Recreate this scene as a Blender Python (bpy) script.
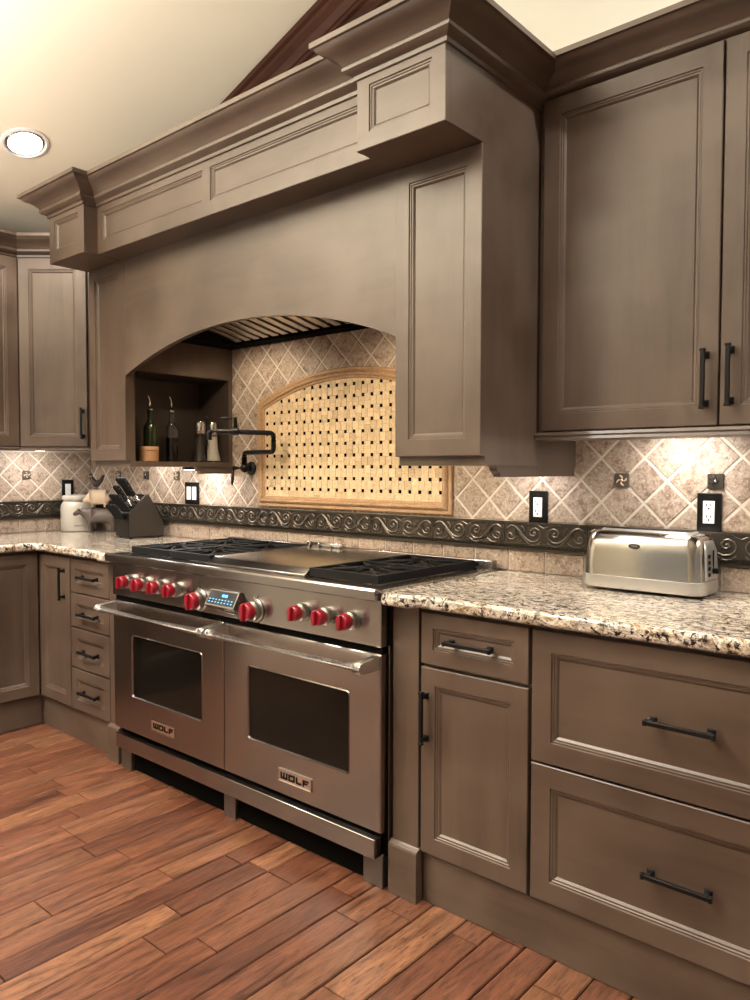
import bpy, bmesh, math, random
from mathutils import Vector, Matrix
R = math.radians
random.seed(7)
SC = bpy.context.scene
COL = SC.collection
for o in list(bpy.data.objects):
    bpy.data.objects.remove(o)

# ------------------------------------------------------------------ camera
cam = bpy.data.cameras.new('camera'); cam_o = bpy.data.objects.new('camera', cam); COL.objects.link(cam_o)
cam.sensor_fit = 'HORIZONTAL'; cam.sensor_width = 36.0; cam.lens = 36.0*764.9/750.0
cam.clip_start = 0.02
YAW, PIT, ROL = R(40.8736), R(2.25196), R(-0.10539)
_f = Vector((-math.sin(YAW)*math.cos(PIT), math.cos(YAW)*math.cos(PIT), -math.sin(PIT)))
_r = Vector((math.cos(YAW), math.sin(YAW), 0)); _d = _f.cross(_r)
_r2 = _r*math.cos(ROL) + _d*math.sin(ROL); _d2 = _d*math.cos(ROL) - _r*math.sin(ROL)
_m = Matrix((_r2, -_d2, -_f)).transposed().to_4x4(); _m.translation = Vector((0, -2.385, 1.272))
cam_o.matrix_world = _m
SC.camera = cam_o

# ------------------------------------------------------------------ world, exposure, room lights
SC.view_settings.view_transform = 'Standard'; SC.view_settings.look = 'None'
SC.view_settings.gamma = 1.0; SC.view_settings.exposure = 0.0
try: SC.view_settings.use_curve_mapping = False
except Exception: pass
w = bpy.data.worlds.new('world'); SC.world = w; w.use_nodes = True
w.node_tree.nodes['Background'].inputs[0].default_value = (1.0, 0.93, 0.84, 1)
w.node_tree.nodes['Background'].inputs[1].default_value = 0.3

CEIL_S = 0.345
def ceil_z(x):
    return 2.981 + CEIL_S*(x+2.867) if x < 0.6 else 2.981 + CEIL_S*(0.6+2.867) - CEIL_S*(x-0.6)

CAN_POWER = 62.0
def light(name, kind, loc, energy, color=(1, .9, .78), size=.1, rot=(0, 0, 0), spot=None, blend=.5, size_y=None, parent=None):
    l = bpy.data.lights.new(name, kind); l.energy = energy; l.color = color
    if kind == 'AREA':
        l.size = size
        if size_y: l.shape = 'RECTANGLE'; l.size_y = size_y
    elif kind == 'SPOT':
        l.shadow_soft_size = size; l.spot_size = R(spot); l.spot_blend = blend
    else: l.shadow_soft_size = size
    o = bpy.data.objects.new(name, l); COL.objects.link(o); o.location = loc; o.rotation_euler = rot
    if parent: o.parent = parent
    return o

# ------------------------------------------------------------------ materials
def new_mat(name):
    m = bpy.data.materials.new(name); m.use_nodes = True
    return m, m.node_tree, m.node_tree.nodes, m.node_tree.links, m.node_tree.nodes['Principled BSDF']
def plain(name, col, rough=.5, metal=0., coat=0., emit=None, es=0., trans=0., ior=1.45, spec=None):
    m, t, N, L, b = new_mat(name)
    b.inputs['Base Color'].default_value = (*col, 1); b.inputs['Roughness'].default_value = rough
    b.inputs['Metallic'].default_value = metal; b.inputs['Coat Weight'].default_value = coat
    b.inputs['IOR'].default_value = ior
    if spec is not None: b.inputs['Specular IOR Level'].default_value = spec
    if trans: b.inputs['Transmission Weight'].default_value = trans
    if emit: b.inputs['Emission Color'].default_value = (*emit, 1); b.inputs['Emission Strength'].default_value = es
    # faint procedural variation in the finish
    nz = N.new('ShaderNodeTexNoise'); nz.inputs['Scale'].default_value = 60
    mr = N.new('ShaderNodeMapRange'); mr.inputs['To Min'].default_value = max(0, rough-.03); mr.inputs['To Max'].default_value = min(1, rough+.05)
    L.new(nz.outputs['Fac'], mr.inputs['Value']); L.new(mr.outputs['Result'], b.inputs['Roughness'])
    return m
def coords(N, L, kind='Object', scale=(1, 1, 1), rot=(0, 0, 0)):
    tc = N.new('ShaderNodeTexCoord'); mp = N.new('ShaderNodeMapping')
    mp.inputs['Scale'].default_value = scale; mp.inputs['Rotation'].default_value = rot
    L.new(tc.outputs[kind], mp.inputs['Vector']); return mp.outputs['Vector']
def ramp(N, L, src, stops, interp='LINEAR'):
    r = N.new('ShaderNodeValToRGB'); cr = r.color_ramp; cr.interpolation = interp
    while len(cr.elements) > len(stops): cr.elements.remove(cr.elements[-1])
    while len(cr.elements) < len(stops): cr.elements.new(.5)
    for e, (p, c) in zip(cr.elements, stops): e.position = p; e.color = (*c, 1)
    L.new(src, r.inputs['Fac']); return r.outputs['Color']
def noise(N, L, vec, scale, detail=4, rough=.5, dist=0.):
    n = N.new('ShaderNodeTexNoise'); n.inputs['Scale'].default_value = scale; n.inputs['Detail'].default_value = detail
    n.inputs['Roughness'].default_value = rough; n.inputs['Distortion'].default_value = dist
    if vec is not None: L.new(vec, n.inputs['Vector'])
    return n.outputs['Fac']
def mix(N, L, a, b, fac, mode='MIX'):
    m = N.new('ShaderNodeMix'); m.data_type = 'RGBA'; m.blend_type = mode
    for s, v in ((6, a), (7, b)):
        if isinstance(v, tuple): m.inputs[s].default_value = (*v, 1)
        else: L.new(v, m.inputs[s])
    if isinstance(fac, (int, float)): m.inputs[0].default_value = fac
    else: L.new(fac, m.inputs[0])
    return m.outputs[2]
def bump(N, L, b, h, strength=.2, dist=.002):
    bp = N.new('ShaderNodeBump'); bp.inputs['Strength'].default_value = strength; bp.inputs['Distance'].default_value = dist
    L.new(h, bp.inputs['Height']); L.new(bp.outputs['Normal'], b.inputs['Normal'])

def wood(name, grain='Z', dark=(.060, .0375, .0255), light_=(.096, .063, .0435), rough=.40, coat=.32, streak=True):
    m, t, N, L, b = new_mat(name)
    sc = {'Z': (6, 6, .8), 'X': (.8, 6, 6), 'Y': (6, .8, 6)}[grain]
    v = coords(N, L, 'Object', sc)
    n1 = noise(N, L, v, 2.2, 5, .55, .6)
    v2 = coords(N, L, 'Object', tuple(s*2.5 if s > 1 else .6 for s in sc))
    n2 = noise(N, L, v2, 6, 3, .6)
    v3 = coords(N, L, 'Object', (1, 1, 1)); n3 = noise(N, L, v3, 3.2, 3, .5, .3)
    c = ramp(N, L, n1, [(.3, dark), (.7, light_)])
    if streak: c = mix(N, L, c, (.040, .027, .020), ramp(N, L, n2, [(.50, (0, 0, 0)), (.80, (.28, .28, .28))]))
    if streak: c = mix(N, L, c, (.130, .093, .068), ramp(N, L, n3, [(.42, (0, 0, 0)), (.66, (.65, .65, .65))]))
    L.new(c, b.inputs['Base Color'])
    b.inputs['Roughness'].default_value = rough; b.inputs['Coat Weight'].default_value = coat; b.inputs['Coat Roughness'].default_value = .30
    bump(N, L, b, n2, .06, .001)
    return m
WV = wood('taupe maple, upright grain', 'Z'); WH = wood('taupe maple, level grain', 'X'); WY = wood('taupe maple, grain front to back', 'Y')
TIMBER = wood('dark brown timber', 'X', (.028, .010, .005), (.065, .025, .013), .65, 0, streak=False)
TIMBER.node_tree.nodes['Principled BSDF'].inputs['Specular IOR Level'].default_value = .15
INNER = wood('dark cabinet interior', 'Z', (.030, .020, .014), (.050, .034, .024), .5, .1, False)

def steel(name, base=(.31, .285, .265), rough=.21, an=.9, tan=(0, .4, .9), grain=(3, 3, 260)):
    m, t, N, L, b = new_mat(name)
    b.inputs['Metallic'].default_value = 1.; b.inputs['Base Color'].default_value = (*base, 1)
    b.inputs['Anisotropic'].default_value = an
    cx = N.new('ShaderNodeCombineXYZ')
    for i in range(3): cx.inputs[i].default_value = tan[i]
    L.new(cx.outputs[0], b.inputs['Tangent'])
    v = coords(N, L, 'Object', grain); n = noise(N, L, v, 4, 3)
    mr = N.new('ShaderNodeMapRange'); mr.inputs['To Min'].default_value = rough-.05; mr.inputs['To Max'].default_value = rough+.07
    L.new(n, mr.inputs['Value']); L.new(mr.outputs['Result'], b.inputs['Roughness'])
    bump(N, L, b, n, .012, .0004)
    return m
STEEL = steel('brushed stainless steel'); STEEL_TOP = steel('brushed stainless top', rough=.22, an=.6, tan=(0, .9, .4), grain=(3, 260, 3))
CHROME = plain('polished steel', (.75, .73, .70), .12, 1.)
HANDLE = plain('satin polished handle', (.86, .84, .80), .27, 1.)
SATIN = plain('satin steel', (.36, .34, .31), .32, 1.)
IRON = plain('black cast iron', (.006, .006, .0065), .5, spec=.22)
BLACKM = plain('oil rubbed black metal', (.006, .0055, .0055), .34, 0, spec=.35)
BLACKP = plain('black plastic', (.004, .004, .004), .3, spec=.3)
WHITEP = plain('white plastic', (.80, .79, .77), .3)
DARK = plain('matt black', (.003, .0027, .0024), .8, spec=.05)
GLASS_OVEN = plain('black oven glass', (.006, .005, .004), .08, 0, 0, spec=.22)
RED = plain('deep red enamel plastic', (.22, .004, .012), .3, 0, .4)
DISPLAY = plain('dark display glass', (.012, .016, .022), .1)
BLUE = plain('blue display digits', (.05, .25, .5), .3, emit=(.12, .5, 1.), es=1.6)
LAMPG = plain('lit lamp lens', (1, 1, 1), .4, emit=(1, .93, .82), es=14)
LAMPW = plain('lit puck lens', (1, 1, 1), .4, emit=(1, .9, .75), es=6)
TRIMW = plain('white lamp trim', (.75, .73, .70), .4)
CERAMIC = plain('cream glazed stoneware', (.50, .46, .40), .3, 0, .3)
COWM = plain('brown grey cast resin', (.085, .062, .052), .5)
PIGM = plain('cream painted resin', (.60, .46, .33), .5)
ROOM = plain('dark bronze resin', (.035, .025, .022), .45)
BAMBOO = wood('pale wood', 'Z', (.34, .17, .075), (.46, .25, .115), .45, .1, False)
BAFFLE = steel('baffle steel', (.6, .58, .55), .3, .3)
OILGLASS = plain('dark green bottle glass', (.035, .045, .012), .06, trans=.55, ior=1.5)
CLEAR = plain('clear glass', (.9, .92, .9), .03, trans=1., ior=1.45)
VINEGAR = plain('dark vinegar', (.006, .003, .004), .1)
PEPPER = plain('peppercorns', (.03, .022, .018), .5)
SALT = plain('pink grey salt', (.45, .40, .33), .6)

def mat_wall(name, col):
    m, t, N, L, b = new_mat(name)
    v = coords(N, L, 'Object'); n = noise(N, L, v, 180, 3)
    n2 = noise(N, L, v, 1.3, 3)
    L.new(ramp(N, L, n2, [(.3, tuple(c*.97 for c in col)), (.7, col)]), b.inputs['Base Color'])
    b.inputs['Roughness'].default_value = .75; bump(N, L, b, n, .08, .001)
    return m
PAINT = mat_wall('cream wall paint', (.62, .605, .53)); CEILP = mat_wall('cream ceiling paint', (.83, .76, .61))

def mat_tile(name, stops, rscale=30):
    m, t, N, L, b = new_mat(name)
    v = coords(N, L, 'Object')
    g = N.new('ShaderNodeNewGeometry')
    # shift the pattern on every tile
    sh = N.new('ShaderNodeVectorMath'); sh.operation = 'MULTIPLY_ADD'
    cmb = N.new('ShaderNodeCombineXYZ')
    for i in range(3): L.new(g.outputs['Random Per Island'], cmb.inputs[i])
    sh.inputs[1].default_value = (7, 5, 9); L.new(cmb.outputs[0], sh.inputs[0]); L.new(v, sh.inputs[2])
    n = noise(N, L, sh.outputs[0], rscale, 8, .68, .4)
    c = ramp(N, L, n, stops)
    tint = ramp(N, L, g.outputs['Random Per Island'], [(0, (.74, .70, .66)), (.3, (1.0, .97, .93)), (.6, (.84, .80, .77)), (1, (1.08, 1.03, .98))])
    c = mix(N, L, c, tint, 1., 'MULTIPLY')
    n2 = noise(N, L, sh.outputs[0], 130, 5, .7)
    c = mix(N, L, c, tuple(x*.45 for x in stops[0][1]), ramp(N, L, n2, [(.56, (0, 0, 0)), (.66, (.65, .65, .65))]))
    c = mix(N, L, c, tuple(min(.8, x*1.35) for x in stops[-1][1]), ramp(N, L, n2, [(.34, (.6, .6, .6)), (.44, (0, 0, 0))]))
    L.new(c, b.inputs['Base Color']); b.inputs['Roughness'].default_value = .55
    bump(N, L, b, n2, .5, .002)
    return m
TILE = mat_tile('tumbled travertine', [(.25, (.13, .085, .060)), (.42, (.27, .195, .148)), (.52, (.44, .355, .285)), (.62, (.30, .225, .17)), (.78, (.56, .48, .40))])
GOLD = mat_tile('honey onyx mosaic', [(.25, (.58, .42, .24)), (.5, (.68, .52, .32)), (.75, (.76, .61, .41))], 24)
LINER = mat_tile('honey stone liner', [(.25, (.30, .17, .085)), (.5, (.42, .26, .14)), (.75, (.52, .35, .20))], 14)
GROUT = mat_wall('cream grout', (.60, .52, .43))

def mat_granite():
    m, t, N, L, b = new_mat('gold black granite')
    v = coords(N, L, 'Object', (1, 2.6, 1.6)); v0 = coords(N, L, 'Object')
    big = noise(N, L, v, 5.5, 7, .62, 2.2)
    mid = noise(N, L, v, 15, 7, .72, 1.2)
    fine = noise(N, L, v0, 60, 8, .75, .4)
    c = ramp(N, L, big, [(.30, (.03, .027, .03)), (.37, (.20, .115, .045)), (.43, (.45, .30, .15)), (.46, (.82, .76, .66)), (.50, (.78, .70, .58)), (.53, (.14, .12, .125)), (.56, (.74, .66, .54)), (.63, (.34, .18, .08)), (.70, (.06, .05, .055)), (.78, (.55, .47, .38))])
    c = mix(N, L, c, ramp(N, L, mid, [(.38, (.012, .010, .010)), (.45, (.17, .10, .05)), (.52, (.84, .78, .68)), (.58, (.07, .055, .055)), (.66, (.45, .30, .16))]), .5)
    c = mix(N, L, c, (.008, .007, .007), ramp(N, L, fine, [(.525, (0, 0, 0)), (.565, (1, 1, 1))]))
    f2 = noise(N, L, v0, 34, 6, .7, .8)
    c = mix(N, L, c, (.62, .46, .27), ramp(N, L, f2, [(.60, (0, 0, 0)), (.65, (.75, .75, .75))]))
    L.new(c, b.inputs['Base Color']); b.inputs['Roughness'].default_value = .13; b.inputs['Coat Weight'].default_value = .3
    return m
GRANITE = mat_granite()

def mat_floor():
    m, t, N, L, b = new_mat('hand scraped reddish floorboards')
    g = N.new('ShaderNodeNewGeometry')
    v = coords(N, L, 'Object', (9, 1.1, 9))
    sh = N.new('ShaderNodeVectorMath'); sh.operation = 'MULTIPLY_ADD'
    cmb = N.new('ShaderNodeCombineXYZ')
    for i in range(3): L.new(g.outputs['Random Per Island'], cmb.inputs[i])
    sh.inputs[1].default_value = (31, 17, 9); L.new(cmb.outputs[0], sh.inputs[0]); L.new(v, sh.inputs[2])
    n = noise(N, L, sh.outputs[0], 3.0, 7, .62, 1.3)
    nf = noise(N, L, sh.outputs[0], 16, 5, .7, .5)
    base = ramp(N, L, g.outputs['Random Per Island'], [(0, (.095, .034, .019)), (.3, (.165, .066, .034)), (.55, (.125, .046, .025)), (.8, (.215, .098, .050)), (1, (.105, .039, .022))])
    c = mix(N, L, base, ramp(N, L, n, [(.3, (.34, .29, .26)), (.46, (.85, .82, .80)), (.6, (1.15, 1.12, 1.1)), (.74, (1.75, 1.7, 1.6))]), 1., 'MULTIPLY')
    c = mix(N, L, c, (.035, .013, .008), ramp(N, L, nf, [(.50, (0, 0, 0)), (.66, (.85, .85, .85))]))
    L.new(c, b.inputs['Base Color'])
    mr = N.new('ShaderNodeMapRange'); mr.inputs['To Min'].default_value = .24; mr.inputs['To Max'].default_value = .42
    L.new(nf, mr.inputs['Value']); L.new(mr.outputs['Result'], b.inputs['Roughness'])
    bump(N, L, b, n, .6, .004)
    return m
FLOORM = mat_floor()
FRIEZE = plain('dark bronze relief', (.060, .048, .036), .33, .55)
FRIEZE_HI = plain('rubbed bronze relief', (.15, .125, .10), .32, .7)

# ------------------------------------------------------------------ mesh helpers
def box(bm, x0, x1, y0, y1, z0, z1, mi=0):
    vs = [bm.verts.new((x, y, z)) for z in (z0, z1) for y in (y0, y1) for x in (x0, x1)]
    for f in ((0, 2, 3, 1), (4, 5, 7, 6), (0, 1, 5, 4), (2, 6, 7, 3), (0, 4, 6, 2), (1, 3, 7, 5)):
        fc = bm.faces.new([vs[i] for i in f]); fc.material_index = mi
    return vs
def prism(bm, pts, a0, a1, axis='y', mi=0):
    """pts in the plane perpendicular to axis, extruded a0..a1"""
    def P(p, a):
        if axis == 'y': return (p[0], a, p[1])
        if axis == 'x': return (a, p[0], p[1])
        return (p[0], p[1], a)
    A = [bm.verts.new(P(p, a0)) for p in pts]; B = [bm.verts.new(P(p, a1)) for p in pts]
    n = len(pts)
    bm.faces.new(A).material_index = mi; bm.faces.new(B[::-1]).material_index = mi
    for i in range(n):
        bm.faces.new((A[i], B[i], B[(i+1) % n], A[(i+1) % n])).material_index = mi
def frame_of(d):
    d = d.normalized(); up = Vector((0, 0, 1)) if abs(d.z) < .9 else Vector((1, 0, 0))
    a = d.cross(up).normalized(); return a, a.cross(d).normalized()
def tube(bm, pts, r, seg=10, cap=True, mi=0):
    pts = [Vector(p) for p in pts]; rs = r if isinstance(r, (list, tuple)) else [r]*len(pts)
    rings = []; a = None
    for i, p in enumerate(pts):
        if i == 0: d = pts[1]-p
        elif i == len(pts)-1: d = p-pts[i-1]
        else: d = (pts[i+1]-p).normalized()+(p-pts[i-1]).normalized()
        d.normalize()
        if a is None: a, b = frame_of(d)
        else:
            a = (a-d*a.dot(d)).normalized(); b = d.cross(a)
        rings.append([bm.verts.new(p+(a*math.cos(2*math.pi*k/seg)+b*math.sin(2*math.pi*k/seg))*rs[i]) for k in range(seg)])
    for i in range(len(rings)-1):
        for k in range(seg):
            bm.faces.new((rings[i][k], rings[i][(k+1) % seg], rings[i+1][(k+1) % seg], rings[i+1][k])).material_index = mi
    if cap:
        bm.faces.new(rings[0][::-1]).material_index = mi; bm.faces.new(rings[-1]).material_index = mi
def lathe(bm, prof, o=(0, 0, 0), axis=(0, 0, 1), seg=32, mi=0, sx=1., closed=False):
    """prof: (radius, height along axis)"""
    o = Vector(o); ax = Vector(axis).normalized(); a, b = frame_of(ax)
    rings = []
    for r, h in prof:
        if r < 1e-6: rings.append([bm.verts.new(o+ax*h)])
        else: rings.append([bm.verts.new(o+ax*h+(a*math.cos(2*math.pi*k/seg)*sx+b*math.sin(2*math.pi*k/seg))*r) for k in range(seg)])
    for i in range(len(rings)-1):
        A, B = rings[i], rings[i+1]
        for k in range(seg):
            k2 = (k+1) % seg
            if len(A) == 1 and len(B) == 1: continue
            if len(A) == 1: f = (A[0], B[k2], B[k])
            elif len(B) == 1: f = (A[k], A[k2], B[0])
            else: f = (A[k], A[k2], B[k2], B[k])
            bm.faces.new(f).material_index = mi
    if len(rings[0]) > 1: bm.faces.new(rings[0][::-1]).material_index = mi
    if len(rings[-1]) > 1: bm.faces.new(rings[-1]).material_index = mi
def ball(bm, c, r, sx=1, sy=1, sz=1, seg=12, mi=0, rot=None):
    ret = bmesh.ops.create_uvsphere(bm, u_segments=seg, v_segments=max(6, seg//2+2), radius=r)
    for v in ret['verts']:
        co = Vector((v.co.x*sx, v.co.y*sy, v.co.z*sz))
        if rot: co = rot @ co
        v.co = co+Vector(c)
    for f in {f for v in ret['verts'] for f in v.link_faces}: f.material_index = mi

def obj(name, bm, mats, parent=None, W=True, bevel=0, seg=2, smooth=35, label=None):
    """links bm as one mesh object. W: vertices are in world axes, the root's base is taken off."""
    if W and parent is not None:
        root = parent
        while root.parent: root = root.parent
        bmesh.ops.translate(bm, verts=bm.verts, vec=-root.location)
    bmesh.ops.recalc_face_normals(bm, faces=bm.faces)
    me = bpy.data.meshes.new(name); bm.to_mesh(me); bm.free()
    for m in (mats if isinstance(mats, (list, tuple)) else [mats]): me.materials.append(m)
    if smooth:
        me.polygons.foreach_set('use_smooth', [True]*len(me.polygons))
        me.set_sharp_from_angle(angle=R(smooth))
    o = bpy.data.objects.new(name, me); COL.objects.link(o)
    if parent: o.parent = parent
    if bevel:
        b = o.modifiers.new('bevel', 'BEVEL'); b.width = bevel; b.segments = seg; b.limit_method = 'ANGLE'; b.angle_limit = R(40)
        b.harden_normals = False
    if label: o['label'] = label
    return o
def tag(o, label=None, cat=None, group=None, kind=None):
    if label: o['label'] = label
    if cat: o['category'] = cat
    if group: o['group'] = group
    if kind: o['kind'] = kind
    return o
def thing(name, label, cat, loc=(0, 0, 0), rz=0, group=None):
    o = bpy.data.objects.new(name, None); o.empty_display_size = .05; COL.objects.link(o)
    o.location = loc; o.rotation_euler = (0, 0, rz)
    return tag(o, label, cat, group)
def struct(name, bm, mats, bevel=0, smooth=35, parent=None):
    o = obj(name, bm, mats, parent, bevel=bevel, smooth=smooth)
    if parent is None: o['kind'] = 'structure'
    return o
def dup(root, loc, rz=None, label=None, group=None):
    def cp(o, par):
        c = o.copy(); COL.objects.link(c); c.parent = par
        for ch in kids[o.name]: cp(ch, c)
        return c
    kids = {}
    def walk(o):
        kids[o.name] = list(o.children)
        for ch in o.children: walk(ch)
    walk(root)
    r = cp(root, None); r.location = loc
    if rz is not None: r.rotation_euler = (0, 0, rz)
    if label: r['label'] = label
    if group: r['group'] = group
    return r
NB = bmesh.new

# ------------------------------------------------------------------ room shell
WX = -4.34                          # left wall
XR, YF = 4.6, -5.6                  # far right and front
# floor: every board a beveled island in one mesh over a dark subfloor
bm = NB(); box(bm, WX-.12, XR+.1, YF-.1, .12, -.06, -.006, 1)
x = WX
while x < 2.4:
    wd = random.choice((.088, .095, .1, .105, .115)); y = YF + random.uniform(0, .5)
    while y < 0:
        ln = random.choice((.32, .45, .6, .75, .9, 1.1)); y1 = min(y+ln, 0)
        g = .0019; e = .0030; ey = .0006; z = random.uniform(-.0012, 0)
        p = [(x+g, y+g), (x+wd-g, y+g), (x+wd-g, y1-g), (x+g, y1-g)]
        lo = [bm.verts.new((a, b, -.007)) for a, b in p]
        md = [bm.verts.new((a, b, z-.0028)) for a, b in p]
        q = [(x+g+e, y+g+ey), (x+wd-g-e, y+g+ey), (x+wd-g-e, y1-g-ey), (x+g+e, y1-g-ey)]
        hi = [bm.verts.new((a, b, z)) for a, b in q]
        if y1-y > .03:
            for A, B in ((lo, md), (md, hi)):
                for i in range(4): bm.faces.new((A[i], A[(i+1) % 4], B[(i+1) % 4], B[i]))
            bm.faces.new(hi)
        y = y1
    x += wd
box(bm, 2.5, XR, YF, 0, -.006, 0, 0)
struct('floor', bm, [FLOORM, DARK], smooth=0)

RX = 0.6
bm = NB()
prism(bm, [(WX-.12, -.06), (XR+.1, -.06), (XR+.1, ceil_z(XR)+.05), (RX, ceil_z(RX)+.05), (WX-.12, ceil_z(WX)+.02)], 0.0, .12, 'y')
struct('wall_back', bm, PAINT, smooth=0)
bm = NB(); box(bm, WX-.12, WX, YF-.1, 0, -.06, ceil_z(WX)+.02); struct('wall_left', bm, PAINT, smooth=0)
bm = NB()
prism(bm, [(WX-.12, ceil_z(WX)-.12*CEIL_S), (RX, ceil_z(RX)), (XR+.1, ceil_z(XR)), (XR+.1, ceil_z(XR)+.12), (RX, ceil_z(RX)+.12), (WX-.12, ceil_z(WX)+.1)], YF-.1, .12, 'y')
struct('ceiling', bm, CEILP, smooth=0)
# wall behind the camera with a wide opening to the next room
bm = NB()
box(bm, WX-.12, -3.0, YF-.12, YF, -.06, 2.5); box(bm, -.6, XR+.1, YF-.12, YF, -.06, 2.5)
prism(bm, [(WX-.12, 2.5), (XR+.1, 2.5), (XR+.1, ceil_z(XR)), (RX, ceil_z(RX)), (WX-.12, ceil_z(WX))], YF-.12, YF, 'y')
struct('wall_front', bm, PAINT, smooth=0)

# dark timber crown along the slope of the ceiling, on the back wall
def slope_trim():
    bm = NB(); c, s = math.cos(math.atan(CEIL_S)), math.sin(math.atan(CEIL_S))
    prof = [(0, 0), (-.125, 0), (-.125, -.022), (-.110, -.028), (-.108, -.045), (-.085, -.062), (-.068, -.088), (-.060, -.092), (-.060, -.104),
            (-.046, -.110), (-.044, -.150), (-.052, -.156), (-.052, -.168), (-.034, -.176), (-.030, -.205), (-.020, -.215), (-.020, -.235), (0, -.24)]
    def P(t, y, n): return (WX+t*c - n*s, y, ceil_z(WX)+t*s + n*c - .002)
    T1 = (RX-WX)/c
    A = [bm.verts.new(P(0.0, y, n)) for y, n in prof]; B = [bm.verts.new(P(T1, y, n)) for y, n in prof]
    bm.faces.new(A); bm.faces.new(B[::-1])
    for i in range(len(prof)):
        j = (i+1) % len(prof); bm.faces.new((A[i], B[i], B[j], A[j]))
    struct('trim_1', bm, TIMBER, smooth=20)
slope_trim()

# recessed ceiling lights
def can_light(x, y, label, power, vis=True, group='recessed ceiling lights'):
    z = ceil_z(x); ang = math.atan(CEIL_S) if x < RX else -math.atan(CEIL_S)
    t = thing('recessed_ceiling_light', label, 'ceiling light', (x, y, z), 0)
    t.rotation_euler = (0, -ang, 0)
    bm = NB(); lathe(bm, [(.103, -.001), (.101, -.006), (.090, -.008), (.087, -.004), (.087, -.0005)], seg=40); obj('trim_ring', bm, TRIMW, t, W=False)
    bm = NB(); lathe(bm, [(.087, -.0006), (.078, -.0050), (.074, -.0052)], seg=40); obj('reflector', bm, CHROME, t, W=False)
    bm = NB(); lathe(bm, [(.0735, -.0054), (.060, -.0085), (.03, -.0105), (0, -.011)], seg=40); obj('lens', bm, LAMPG, t, W=False)
    light('can_or_fill_lamp', 'SPOT', (x, y, z-.03), power, (1, .93, .85), .06, (0, 0, 0), 128, .55)
light('added_ceiling_fill', 'AREA', (-2.65, -2.95, 2.12), 310, (1, .93, .84), 1.8, (R(180), 0, 0), size_y=1.6)  # unseen fill lamp, added to brighten the ceiling and room
can_light(-3.522, -.752, 'lit round recessed ceiling light above the left wall cabinets', CAN_POWER*1.1)
# more cans and one added fill spot over the kitchen, out of the frame
for (lx, ly, pw) in ((-3.52, -2.1, 3.0), (-3.52, -3.45, 1.0), (-2.1, -2.1, 2.6), (-.75, -2.1, .9), (.45, -1.05, 5.5), (-2.1, -3.45, 1.0), (-.75, -3.45, .8)):  # strongest spot is a fill added to light the hood column's right side
    light('can_or_fill_lamp', 'SPOT', (lx, ly, ceil_z(lx)-.03), CAN_POWER*pw, (1, .95, .90), .06, (0, 0, 0), 120, .5)

# ------------------------------------------------------------------ cabinet parts (local: x along the front, y into the cabinet, front of the box at y=0)
def panel(bm, x0, x1, z0, z1, t=.02, y=0., st=.055, rec=.011, left=None, right=None):
    """framed flat-panel front standing proud of y by t"""
    f = y-t
    prof = [(0, y), (0, f+.002), (.002, f), (st, f), (st+.002, f+.0035), (st+.006, f+.0035), (st+.008, f+.006), (st+.012, f+.0065), (st+.018, f+rec)]
    rings = []
    for ins, yy in prof:
        il = ins if left is None else (0 if ins < .003 and left < .03 else ins+left-st if ins >= .003 else ins)
        ir = ins if right is None else (0 if ins < .003 and right < .03 else ins+right-st if ins >= .003 else ins)
        rings.append([bm.verts.new(p) for p in ((x0+il, yy, z0+ins), (x1-ir, yy, z0+ins), (x1-ir, yy, z1-ins), (x0+il, yy, z1-ins))])
    for A, B in zip(rings, rings[1:]):
        for i in range(4): bm.faces.new((A[i], A[(i+1) % 4], B[(i+1) % 4], B[i]))
    bm.faces.new(rings[-1]); bm.faces.new(rings[0][::-1])
def bar_handle(parent, cx, cz, ln, vertical, y, W=False):
    """square black bar pull on two collared posts; y is the door face"""
    bm = NB(); ln *= .92; h = ln/2; w_ = .0055
    def bx(a0, a1, b, c0, c1):  # a along bar, b half width, c depth
        if vertical: box(bm, cx-b, cx+b, y+c0, y+c1, cz+a0, cz+a1)
        else: box(bm, cx+a0, cx+a1, y+c0, y+c1, cz-b, cz+b)
    bx(-h, h, w_, -.031, -.021)
    for s in (-1, 1):
        c = s*(h-.014)
        bx(c-.006, c+.006, .006, -.0212, -.004); bx(c-.0095, c+.0095, .0095, -.005, 0)
        bx(s*h-.0065 if s > 0 else -h-.001, s*h+.001 if s > 0 else -h+.0065, .007, -.0325, -.0195)
    return obj('handle', bm, BLACKM, parent, W=W, bevel=.0012)
def front(parent, name, x0, x1, z0, z1, handle=None, st=.055, mat=None, y=0.):
    bm = NB(); panel(bm, x0, x1, z0, z1, st=st, y=y)
    d = obj(name, bm, mat or (WV if name == 'door' else WH), parent, W=False, smooth=20)
    if handle: bar_handle(d, *handle, y-.02)
    return d
def carcass(parent, x0, x1, z0, z1, d, name='body', mat=None):
    bm = NB(); box(bm, x0, x1, 0, d, z0, z1); return obj(name, bm, mat or WV, parent, W=False, bevel=.001)

YB = -.61    # face of the base cabinets
# --- right base cabinets
t = thing('base_cabinet', 'narrow taupe base cabinet with one drawer over one door, right of the range', 'cabinet', (-1.345, YB, 0))
carcass(t, 0, .36, .148, .874, .58)
front(t, 'drawer', .004, .356, .712, .862, (.178, .787, .168, False), .042)
front(t, 'door', .004, .356, .154, .702, (.024, .558, .166, True), .050)
t = thing('base_cabinet', 'wide taupe base cabinet with two deep drawers, under the toaster', 'cabinet', (-.985, YB, 0))
carcass(t, 0, .77, .148, .874, .58)
front(t, 'drawer', .006, .764, .518, .862, (.390, .690, .172, False), .055)
front(t, 'drawer', .006, .764, .154, .512, (.390, .328, .172, False), .055)
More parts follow.
